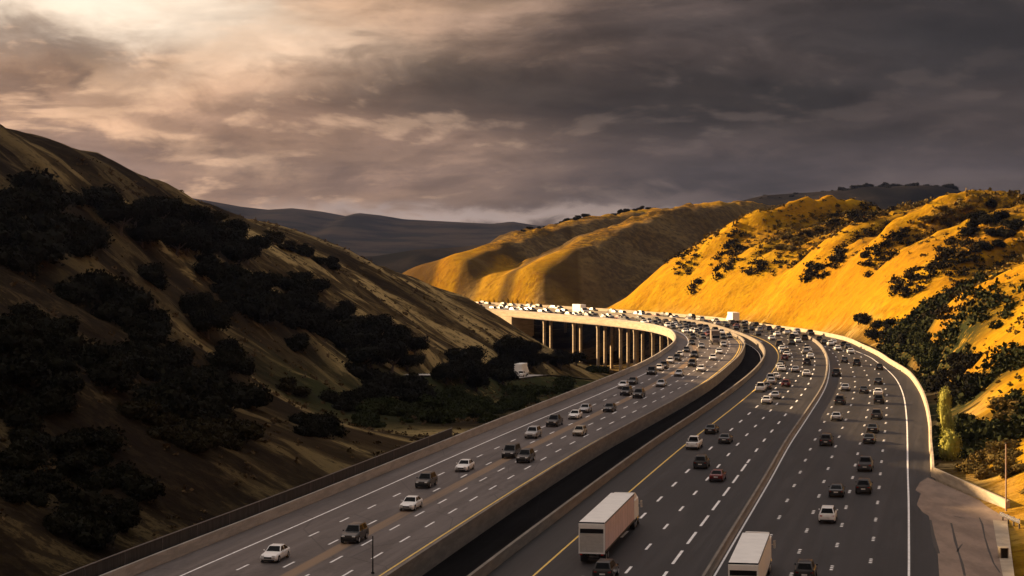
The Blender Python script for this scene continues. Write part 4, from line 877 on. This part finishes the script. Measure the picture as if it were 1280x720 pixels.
def box_truck(colr):
    t = empty('box_truck'); bm_ = M_BOXW if colr == 'white' else M_BOXD
    mb = MB(); mb.box(-1.22, 1.22, -4.3, 2.0, 1.05, 3.85, 0, .04); mb.build('cargo_box', bm_, t)
    mb = MB(); mb.loft([[(-1.1, y, z0), (1.1, y, z0), (1.1, y, z1), (-1.1, y, z1)] for y, z0, z1 in ((2.1, .6, 2.6), (3.0, .6, 2.6), (3.5, .6, 1.75), (4.2, .6, 1.6), (4.3, .7, 1.4))]); mb.build('cab', bm_, t)
    mb = MB(); mb.add([(-1.0, 3.05, 2.53), (1.0, 3.05, 2.53), (1.0, 3.5, 1.86), (-1.0, 3.5, 1.86)], [(0, 3, 2, 1)]); mb.v = [(a, b_ + .02, c + .02) for a, b_, c in mb.v]; mb.build('windshield', M_GLASS, t)
    mb = MB(); mb.box(-.5, .5, -4.2, 3.6, .65, 1.04); mb.box(-1.15, 1.15, -4.42, -4.3, .5, .75); mb.build('chassis', M_TRIM, t)
    for s in (-1, 1):
        for y in (3.3, -2.8): mb = MB(); mb.cyl((s * 1.0, y, .5), 'x', .5, .32, 16, 0); mb.cyl((s * 1.15, y, .5), 'x', .28, .05, 12, 1); mb.build('wheel', [M_TYRE, M_RIM], t)
        mb = MB(); mb.box(s * .9 - .15, s * .9 + .15, 4.22, 4.34, 1.0, 1.2); mb.build('headlight', M_LAMP, t)
    return t
PLACE = {'left': 'left carriageway, counted from the hillside parapet', 'centre': '', 'right': ''}
NEAR_S = so1(*W(860, 440))[0]
for road in LN:
    for k in range(len(LN[road])):
        q = sorted([c for c in CARS if c['road'] == road and c['lane'] == k], key=lambda c: c['s'])
        for i, c in enumerate(q):
            s = c['s']; o = float(LN[road][k](s)) + c['jit']; x, y = map(float, PT(s, o)); hd = HEAD(s) + (math.pi if road == 'left' else 0) + random.uniform(-.012, .012)
            side = {'left': ('hillside parapet', 'left carriageway'), 'centre': ('yellow line', 'centre carriageway'), 'right': ('central barrier', 'right carriageway')}.get(road)
            if c['kind'] == 'box truck':
                t = box_truck(c['col']); lab = {888: 'grey-brown box truck coming round the bend on the left carriageway', 915: 'bright white box truck standing out in sun on the far bend', 773: 'big white box truck crossing the sunlit far viaduct'}[[z_[2] for z_ in TRK if z_[0] == road and z_[1] == c['col']][0]]
                tag(t, lab, 'truck', 'box trucks in the far traffic')
            elif c['hand'] and road != 'far':
                nearc = y < 560
                t = get_car(c['kind'], c['col']) if nearc else get_far(c['kind'], c['col'])
                tag(t, f"{c['col']} {c['kind'] if c['kind'] != 'suv' else 'suv'}, {ORD[i - len([t_ for t_ in q[:i] if t_['kind'] == 'box truck'])]} car up the {ORD[k]} lane from the {side[0]}, {side[1]}", 'car', 'cars driving on the freeway')
            else:
                pale = c['col'] in ('white', 'silver', 'beige'); t = get_far(c['kind'], c['col'])
                where = 'queue on the sunlit viaduct where the carriageway bends away' if road == 'left' else 'jam along the far wall of the bend'
                tag(t, f"tiny {'pale' if pale else 'dark'} car in the {where}", 'car', f"{'pale' if pale else 'dark'} cars in the {where}")
            t.location = (x, y, .016 if road != 'x' else 0); t.rotation_euler = (0, 0, hd)
print('CARS', len(CARS), len([c for c in CARS if c['hand']]))
# ---- semi trucks, heading away: trailer rear towards the camera
def semi(name, px, py, label, plain_side, L, hdeg):
    x, y = W(px, py); s, o = so1(x, y); road = 'centre' if o < float(oD(s)) else 'right'; ls = LN[road]; k = min(range(len(ls)), key=lambda i: abs(float(ls[i](s)) - o))
    hd = -math.radians(hdeg); x += math.sin(-hd) * L / 2; y += math.cos(hd) * L / 2; t = empty(name, (x, y, .016), hd); tag(t, label, 'truck', 'white semi trucks')
    h = L / 2; w = 1.3
    mb = MB(); mb.box(-w + .02, w - .02, -h + .12, h, 1.16, 4.08, 0, .03); tr = mb.build('trailer_body', M_BOXW, t)
    mb = MB(); mb.box(w - .005, w + .02, -h + .3, h - .12, 1.28, 3.96)
    for i in range(13): mb.box(w + .012, w + .032, -h + .5 + i * (L - 1.0) / 12 - .02, -h + .5 + i * (L - 1.0) / 12 + .02, 1.3, 3.94)
    mb.build('side_panel', M_PINK if not plain_side else M_BOXW, t)  # pinkish panel colour has the trailer side's shade painted in
    mb = MB(); mb.box(-w + .0, w + .03, -h + .3, h - .1, 3.965, 4.06); mb.box(-w - .02, -w + .05, -h + .3, h - .1, 1.1, 1.25); mb.box(w - .05, w + .035, -h + .3, h - .1, 1.08, 1.26)
    mb.build('rail', M_TRIM if not plain_side else M_TRIM, t)
    # rear frame: header, recessed roll-up door, sill
    mb = MB(); mb.box(-w, w, -h - .02, -h + .119, 3.42, 3.93, 0, .03); mb.box(-w, -w + .13, -h - .02, -h + .118, 1.1, 3.42); mb.box(w - .13, w, -h - .02, -h + .118, 1.1, 3.42); mb.box(-w, w, -h - .03, -h + .119, .98, 1.12)
    mb.build('rear_frame', M_BOXW, t)
    mb = MB(); mb.box(-w + .02, w - .02, -h + .05, -h + .11, 3.935, 4.075); mb.box(-w + .135, w - .135, -h + .03, -h + .115, 2.98, 3.41); mb.build('header_recess', M_DARK, t)
    mb = MB()
    for i in range(6): mb.box(-w + .14, w - .14, -h + .0, -h + .06, 1.13 + i * .305, 1.13 + i * .305 + .295, 0, .012)
    mb.box(-.3, .3, -h - .02, -h + .01, 1.2, 1.26); dr_ = mb.build('roll_up_door', plain('door_panel_grey', (.50, .47, .43, 1), .5, var=.06) if 'door_panel_grey' not in bpy.data.materials else bpy.data.materials['door_panel_grey'], t)
    for sx_ in (-1, 1):
        mb = MB(); mb.box(sx_ * 1.05 - .12, sx_ * 1.05 + .12, -h - .05, -h - .01, .84, .96); mb.build('taillight', M_RED, t)
        for i, yy_ in enumerate((-h + 1.6, -h + 2.9, h + 1.2, h + 2.4, h + 5.2)):
            mb = MB(); mb.cyl((sx_ * .98, yy_, .51), 'x', .51, .5 if i < 4 else .3, 18, 0); mb.cyl((sx_ * (1.235 if i < 4 else 1.135), yy_, .51), 'x', .28, .05, 12, 1); mb.build('wheel', [M_TYRE, M_RIM], t)
        mb = MB(); mb.box(sx_ * .9 - .3, sx_ * .9 + .3, -h + .55, -h + .58, .12, .75); mb.build('mud_flap', M_TYRE, t)
        mb = MB(); mb.box(sx_ * 1.5 - .12, sx_ * 1.5 + .12, h + 4.6, h + 4.72, 1.95, 2.75); mb.box(sx_ * 1.3 - .2, sx_ * 1.3 + .2, h + 4.63, h + 4.68, 2.3, 2.35); mb.build('mirror', M_CHROME, t)
        mb = MB(); mb.cyl((sx_ * .98, h + 3.7, .8), 'y', .33, 1.3, 16); mb.build('fuel_tank', M_CHROME, t)
    mb = MB(); mb.box(-.45, .45, -h + .2, h + 5.6, .75, 1.1); mb.box(-1.1, 1.1, -h + .0, -h + .1, .5, .62); mb.box(-.8, -.7, -h + .02, -h + .1, .6, 1.0); mb.box(.7, .8, -h + .02, -h + .1, .6, 1.0); mb.build('chassis', M_DARK, t)
    mb = MB(); mb.box(-1.22, 1.22, h + 1.1, h + 4.0, 1.0, 3.2, 0, .08); mb.loft([[(-1.2 * k_, yy_, z0), (1.2 * k_, yy_, z0), (1.2 * k_, yy_, z1), (-1.2 * k_, yy_, z1)] for yy_, z0, z1, k_ in ((h + 3.95, .8, 3.2, 1), (h + 4.6, .6, 2.75, .98), (h + 4.75, .6, 2.05, .92), (h + 6.2, .55, 1.75, .84), (h + 6.4, .6, 1.5, .8))])
    mb.loft([[(-1.15, yy_, 3.19), (1.15, yy_, 3.19), (1.1, yy_, z1), (-1.1, yy_, z1)] for yy_, z1 in ((h + 1.3, 3.95), (h + 2.4, 3.85), (h + 4.0, 3.3))]); mb.build('cab', M_BOXW, t)
    mb = MB(); mb.box(-1.05, 1.05, h + 4.4, h + 4.72, 2.1, 2.72); mb.build('windshield', M_GLASS, t)
    return t
semi('semi_truck', 739.6, 704.9, 'white semi truck with pinkish trailer side in the lane beside the yellow line', False, 22.5, 10.8)
semi('semi_truck', 929, 763, 'white semi truck cut by the bottom edge, right of the central barrier', True, 17.6, 10.4)
# ---- fence along the hillside parapet
sf1 = so1(*W(569, 545, 1.1))[0]; ft_ = empty('screen_fence', (*map(float, PT(sf1, float(oA1(sf1)) - .9)), 0)); tag(ft_, 'dark screened fence with thin top rail behind the hillside parapet, ending mid-slope', 'fence'); fo0 = Vector(ft_.location)
M_SCREEN, b, P = mat('screen_mesh'); co = b.new('ShaderNodeTexCoord').outputs['Object']
b.set(P.inputs['Base Color'], b.mix(b.ramp(b.noise(b.mapping(co, (3, 3, .4)), 1, 4), .4, .6), (.012, .012, .013, 1), (.03, .028, .028, 1))); P.inputs['Roughness'].default_value = .8
ss = np.arange(6, sf1, 3.0); mb = MB(); rail = []
def fp(s, z, a=-.9): x, y = PT(s, float(oA1(s)) + a); return (float(x) - fo0.x, float(y) - fo0.y, z)
rg = [[fp(s, -1.2, -.93), fp(s, -1.2, -.89), fp(s, 2.22, -.89), fp(s, 2.22, -.93)] for s in list(ss) + [sf1]]; mb.loft(rg); mb.build('screen', M_SCREEN, ft_)
mb = MB(); mb.tube([fp(s, 2.3, -.9) for s in list(ss) + [sf1]], .06, 6); mb.build('top_rail', M_CHROME if False else plain('galvanised_rail', (.16, .15, .145, 1), .6, .3), ft_)
for s in list(ss[::3]) + [sf1]: mb = MB(); mb.tube([fp(s, -1.2, -.82), fp(s, 2.28, -.82)], .03, 6); mb.build('post', bpy.data.materials['galvanised_rail'], ft_)
# ---- poles
M_POLE = plain('pole_steel', (.34, .24, .20, 1), .6, .2)
x, y = W(1257.5, 641); t = empty('slim_pole', (x, y, -.3)); tag(t, 'slim pinkish steel pole standing at the end of the cream wall', 'pole')
mb = MB(); mb.tube([(0, 0, 0), (0, 0, 4), (0, 0, 8.3)], [.11, .09, .07], 8); mb.build('mast', M_POLE, t); mb = MB(); mb.cyl((0, 0, .18), 'z', .24, .36, 10); mb.build('base', M_CONC2, t); mb = MB(); mb.box(-.12, .12, -.12, .12, 8.3, 8.45, 0, .03); mb.build('cap', M_DARK, t)
s, o = so1(*W(470, 719)); x, y = map(float, PT(s, float(oA2(s)) + .15)); x0_, y0_ = W(466, 717)
t = empty('marker_post', (x0_, y0_, 0)); tag(t, 'thin dark post on the left carriageway edge beside the double yellow line', 'post'); mb = MB(); mb.tube([(0, 0, 0), (0, 0, 3.6)], [.07, .055], 8); mb.build('shaft', M_DARK, t); mb = MB(); mb.cyl((0, 0, .08), 'z', .16, .16, 8); mb.build('base', M_DARK, t)
# guard rail end beside the pole
x, y = W(1264, 655); t = empty('guard_rail', (x, y, 0), .1); tag(t, 'short battered steel guard rail end beside the slim pole', 'guard rail')
for i in range(4): mb = MB(); mb.box(-.08, .08, -2.6 + i * 1.8 - .1, -2.6 + i * 1.8 + .1, -.3, .95, 0, .01); mb.build('post', plain('weathered_timber', (.10, .08, .06, 1), .9) if i == 0 else bpy.data.materials['weathered_timber'], t)
mb = MB(); prof_ = [(.10, .42), (.18, .50), (.18, .58), (.11, .64), (.11, .68), (.18, .74), (.18, .82), (.10, .90), (.08, .90), (.08, .42)]
mb.loft([[(-a, yy_, z) for a, z in prof_] for yy_ in (-3.2, -1, 1, 3.4)]); mb.build('rail', M_CHROME, t)
# parked white vehicles on the frontage road
def on_front(px, py, dz=-14.0):
    x, y = W(px, py, dz); k = int(np.argmin((FR[:, 0] - x) ** 2 + (FR[:, 1] - y) ** 2)); return FR[k], FRz[k] + .36, math.atan2(-ft[k, 0], ft[k, 1]), ft[k]
for px, py, kind, side_, lab in ((643, 484, 'van', -1.9, 'white van parked on the frontage road under the big oak'), (652, 482, 'pickup', 1.6, 'white pickup parked on the frontage road next to the van')):
    p, z, hd, tt = on_front(px, py); c = get_far(kind, 'white'); c.location = (p[0] + tt[1] * side_, p[1] - tt[0] * side_, z); c.rotation_euler = (0, 0, hd); tag(c, lab, 'car')
p, z, hd, tt = on_front(665, 480); t = box_truck('white'); t.location = (p[0], p[1], z); t.rotation_euler = (0, 0, hd); tag(t, 'white box truck parked on the frontage road, beyond the van and pickup', 'truck')
# ------------------------------------------------------------------ air
mh_ = bpy.data.materials.new('haze_air'); mh_.use_nodes = True; nt = mh_.node_tree; nt.nodes.clear(); ou = nt.nodes.new('ShaderNodeOutputMaterial'); pv = nt.nodes.new('ShaderNodeVolumePrincipled')
pv.inputs['Color'].default_value = (.32, .45, 1.0, 1); pv.inputs['Density'].default_value = 1.1e-5; pv.inputs['Anisotropy'].default_value = .2; nt.links.new(pv.outputs[0], ou.inputs['Volume'])
mb = MB(); mb.box(-5600, 5600, -1500, 5600, -26, 200); hz = mb.build('haze', mh_); tag(hz, kind='stuff')
# ------------------------------------------------------------------ camera, sky, sun, render
cam = bpy.data.cameras.new('camera'); co_ = bpy.data.objects.new('camera', cam); COL.objects.link(co_); S.camera = co_
co_.location = (0, 0, HC); co_.rotation_euler = (math.radians(90), 0, 0); cam.sensor_width = 36; cam.lens = 36 * F / 1280; cam.shift_y = -(360 - HY) / 1280; cam.clip_start = 1; cam.clip_end = 40000
SUN_EL, SUN_AZ = 16.0, 32.0      # degrees; azimuth forward of due left
sd = Vector((-math.cos(math.radians(SUN_AZ)) * math.cos(math.radians(SUN_EL)), math.sin(math.radians(SUN_AZ)) * math.cos(math.radians(SUN_EL)), math.sin(math.radians(SUN_EL))))
sl = bpy.data.lights.new('sun', 'SUN'); sl.energy = 5.0; sl.angle = math.radians(.5); sl.color = (1, .66, .33); so_ = bpy.data.objects.new('sun', sl); COL.objects.link(so_)
so_.rotation_euler = sd.to_track_quat('Z', 'Y').to_euler()
EXPO = 1.75; K = 2 ** -EXPO
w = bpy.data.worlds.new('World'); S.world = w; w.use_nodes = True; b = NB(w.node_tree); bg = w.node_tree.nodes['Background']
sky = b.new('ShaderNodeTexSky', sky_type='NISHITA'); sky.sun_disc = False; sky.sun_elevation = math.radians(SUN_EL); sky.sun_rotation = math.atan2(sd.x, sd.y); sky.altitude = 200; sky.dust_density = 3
tc = b.new('ShaderNodeTexCoord').outputs['Generated']; sx = b.new('ShaderNodeSeparateXYZ'); b.set(sx.inputs[0], tc)
az = b.math('ARCTAN2', sx.outputs[0], sx.outputs[1]); el = b.math('ARCSINE', sx.outputs[2])
def gauss(a0, e0, ra, re):
    q = b.math('ADD', b.math('POWER', b.math('DIVIDE', b.math('SUBTRACT', az, a0), ra), 2), b.math('POWER', b.math('DIVIDE', b.math('SUBTRACT', el, e0), re), 2))
    return b.math('EXPONENT', b.math('MULTIPLY', q, -1))
def A(px): return math.atan((px - 640) / F)
def E(py): return math.atan((HY - py) / F)
cv = b.new('ShaderNodeCombineXYZ'); b.set(cv.inputs[0], az); b.set(cv.inputs[1], el); cvo = cv.outputs[0]
c1 = b.noise(b.mapping(cvo, (5, 26, 1), rot=(0, 0, .10), loc=(3.1, .7, 0)), 1.0, 7, .52, .5)
c2 = b.noise(b.mapping(cvo, (12, 42, 1), rot=(0, 0, .08), loc=(1.3, 4.2, 0)), 1.0, 7, .55, .45)
c3 = b.noise(b.mapping(cvo, (18, 40, 1), rot=(0, 0, -.35), loc=(7, 2, 0)), 1.0, 7, .58, .5)
c4 = b.noise(b.mapping(cvo, (30, 62, 1), loc=(2, 8, 0)), 1.0, 7, .6, .6)
wob = b.math('MULTIPLY', b.math('SUBTRACT', c3, .5), .035); wob2 = b.math('MULTIPLY', b.math('SUBTRACT', c4, .5), .02)
azw = b.math('ADD', az, b.math('MULTIPLY', wob, 2.2)); elw = b.math('ADD', el, b.math('ADD', b.math('MULTIPLY', wob, .45), wob2))
def G(px, py, rx, ry, tilt=0.0):      # soft cloud mass, centre and radii in photo pixels, turned by tilt degrees, edges ragged by noise
    a0, e0 = A(px), E(py); c, s_ = math.cos(math.radians(tilt)), math.sin(math.radians(tilt)); dx = b.math('SUBTRACT', azw, a0); dy = b.math('SUBTRACT', elw, e0)
    u = b.math('ADD', b.math('MULTIPLY', dx, c * F / rx), b.math('MULTIPLY', dy, s_ * F / rx)); v_ = b.math('ADD', b.math('MULTIPLY', dx, -s_ * F / ry), b.math('MULTIPLY', dy, c * F / ry))
    return b.math('EXPONENT', b.math('MULTIPLY', b.math('ADD', b.math('POWER', b.math('ABSOLUTE', u), 2), b.math('POWER', b.math('ABSOLUTE', v_), 2)), -1))
lr = b.ramp(b.math('ADD', az, b.math('MULTIPLY', b.math('SUBTRACT', c1, .5), .12)), A(120), A(900))
hi = b.mix(lr, (.56, .38, .265, 1), (.125, .10, .096, 1)); lo = b.mix(lr, (.22, .15, .115, 1), (.036, .031, .030, 1))
col = b.mix(b.ramp(b.math('ADD', b.math('MULTIPLY', c1, .7), b.math('MULTIPLY', c2, .3)), .36, .62), hi, lo)
def lay(col, g, k, c, tex=None, t0=.3, t1=.6):
    if tex is not None: g = b.math('MULTIPLY', g, b.math('ADD', .45, b.math('MULTIPLY', b.ramp(tex, t0, t1), .55)))
    return b.mix(b.math('MULTIPLY', g, k), col, (*c, 1))
# dark bank over the right half and its tongue towards the middle
col = lay(col, G(1010, 120, 420, 62, -3), .92, (.030, .0265, .025), c1)
col = lay(col, G(640, 118, 240, 36, -4), .9, (.062, .050, .043), c2)
col = lay(col, G(480, 175, 190, 22, 0), .6, (.19, .135, .11), c2)
col = lay(col, G(1240, 60, 190, 80, 0), .85, (.030, .029, .031))
col = lay(col, G(1130, 60, 130, 16, -8), .5, (.085, .075, .075), c2)
col = lay(col, G(940, 30, 260, 30, 0), .55, (.10, .085, .085), c1)
col = lay(col, G(1010, 165, 150, 14, 6), .5, (.105, .085, .080), c3)
col = lay(col, G(1180, 200, 260, 26, 0), .5, (.075, .063, .066), c2)
col = lay(col, G(860, 185, 150, 13, 0), .55, (.12, .092, .085), c3)
col = lay(col, G(700, 205, 130, 14, 4), .55, (.085, .066, .060), c2)
# lower tan layers
col = lay(col, G(330, 150, 210, 30, -3), .55, (.30, .205, .155), c2)
col = lay(col, G(500, 212, 200, 12, 0), .6, (.42, .29, .215), c3)
col = lay(col, G(545, 228, 170, 11, 0), .55, (.22, .155, .13), c2)
col = lay(col, G(600, 266, 190, 8, 0), .75, (.33, .255, .23))
col = lay(col, G(850, 250, 150, 7, 0), .45, (.21, .165, .155))
# warm break of light running from the top down to the left edge of the cloud
col = lay(col, G(440, 15, 190, 56, 12), .8, (.52, .36, .25), c3)
col = lay(col, G(620, 8, 80, 26, 10), .75, (.50, .37, .29), c3)
col = lay(col, G(290, 62, 175, 44, 24), .97, (.80, .56, .39), c3, .25, .5)
col = lay(col, G(120, 95, 60, 14, -12), .9, (.95, .68, .46), c4, .35, .55)
col = lay(col, G(120, 160, 110, 13, -14), .9, (.80, .56, .38), c4, .30, .52)
col = lay(col, G(230, 192, 110, 13, -14), .8, (.66, .47, .33), c4, .30, .52)
col = lay(col, G(140, 6, 240, 52, -6), 1.0, (1.02, .88, .70))
# dark ragged clouds in front of the glow, and the flat grey wedge over the left hill
col = lay(col, G(50, 60, 95, 20, -14), .95, (.175, .125, .10), c4, .2, .45)
col = lay(col, G(85, 98, 46, 13, -16), .9, (.23, .165, .13), c4, .25, .5)
col = lay(col, G(30, 118, 55, 13, -20), .9, (.25, .18, .14), c4, .25, .5)
col = lay(col, G(120, 198, 110, 22, -22), .85, (.30, .22, .185), None)
# away from the view: ordinary broken overcast, brighter overhead and towards the sun
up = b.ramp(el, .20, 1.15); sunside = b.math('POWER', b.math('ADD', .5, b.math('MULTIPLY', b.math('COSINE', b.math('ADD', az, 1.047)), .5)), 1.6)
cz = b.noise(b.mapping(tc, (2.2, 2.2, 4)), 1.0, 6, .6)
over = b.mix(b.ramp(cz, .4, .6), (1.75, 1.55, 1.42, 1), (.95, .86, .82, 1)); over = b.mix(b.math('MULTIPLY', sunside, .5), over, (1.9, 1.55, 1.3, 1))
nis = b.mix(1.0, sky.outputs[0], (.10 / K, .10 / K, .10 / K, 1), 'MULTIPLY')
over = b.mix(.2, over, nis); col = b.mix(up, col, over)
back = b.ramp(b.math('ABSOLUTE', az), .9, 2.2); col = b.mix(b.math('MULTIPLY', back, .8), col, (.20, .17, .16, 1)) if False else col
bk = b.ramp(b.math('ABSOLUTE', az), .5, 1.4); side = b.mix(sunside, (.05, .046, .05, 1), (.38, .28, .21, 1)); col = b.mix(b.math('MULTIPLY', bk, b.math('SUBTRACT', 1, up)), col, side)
# crisp-edged cloud bodies on top of the soft masses: lit rims and darker undersides
c5 = b.noise(b.mapping(cvo, (8, 26, 1), rot=(0, 0, -.12), loc=(11, 3, 0)), 1.0, 6, .55, .25); c6 = b.noise(b.mapping(cvo, (8, 26, 1), rot=(0, 0, -.12), loc=(11.03, 2.88, 0)), 1.0, 6, .55, .25)
edge_ = b.math('SUBTRACT', c5, c6); rim = b.ramp(edge_, .01, .09); und = b.ramp(edge_, -.01, -.10); body = b.ramp(c5, .46, .54)
fade = b.math('SUBTRACT', 1, b.math('MULTIPLY', b.ramp(az, A(500), A(1200)), .45))
col = b.mix(b.math('MULTIPLY', b.math('MULTIPLY', body, fade), .30), col, b.mix(lr, (.19, .135, .105, 1), (.040, .034, .033, 1)))
col = b.mix(b.math('MULTIPLY', b.math('MULTIPLY', rim, fade), .5), col, b.mix(lr, (.95, .68, .47, 1), (.16, .13, .12, 1)))
col = b.mix(b.math('MULTIPLY', und, .35), col, b.mix(lr, (.15, .102, .078, 1), (.027, .024, .023, 1)))
col = lay(col, G(560, 268, 240, 11, 0), .85, (.46, .36, .31))
col_ = b.mix(1.0, col, b.mix(lr, (1.16, 1.0, .88, 1), (.98, .89, .82, 1)), 'MULTIPLY'); ctr = b.math('ADD', .72, b.math('MULTIPLY', b.ramp(b.math('ADD', b.math('MULTIPLY', c2, .6), b.math('MULTIPLY', c4, .4)), .34, .66), .5)); cc = b.new('ShaderNodeCombineColor'); [b.set(cc.inputs[i_], ctr) for i_ in range(3)]; col_ = b.mix(1.0, col_, cc.outputs[0], 'MULTIPLY'); col_ = lay(col_, G(580, 268, 250, 11, 0), .7, (.38, .30, .27)); col_ = lay(col_, G(120, 4, 190, 46, -6), .85, (1.15, .98, .78)); col_ = lay(col_, G(300, 60, 120, 26, 22), .45, (.95, .68, .47), c3); col_ = lay(col_, G(1220, 30, 220, 90, 0), .6, (.028, .027, .029)); col = b.mix(up, col_, col)
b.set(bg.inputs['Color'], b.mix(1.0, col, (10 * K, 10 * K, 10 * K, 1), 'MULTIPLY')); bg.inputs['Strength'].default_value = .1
w.cycles.sampling_method = 'MANUAL'; w.cycles.sample_map_resolution = 1024
S.view_settings.view_transform = 'Standard'; S.view_settings.look = 'None'; S.view_settings.gamma = 1; S.view_settings.exposure = EXPO
S.cycles.use_denoising = True; S.cycles.max_bounces = 5; S.cycles.diffuse_bounces = 2; S.cycles.volume_bounces = 0; S.cycles.caustics_reflective = False; S.cycles.caustics_refractive = False
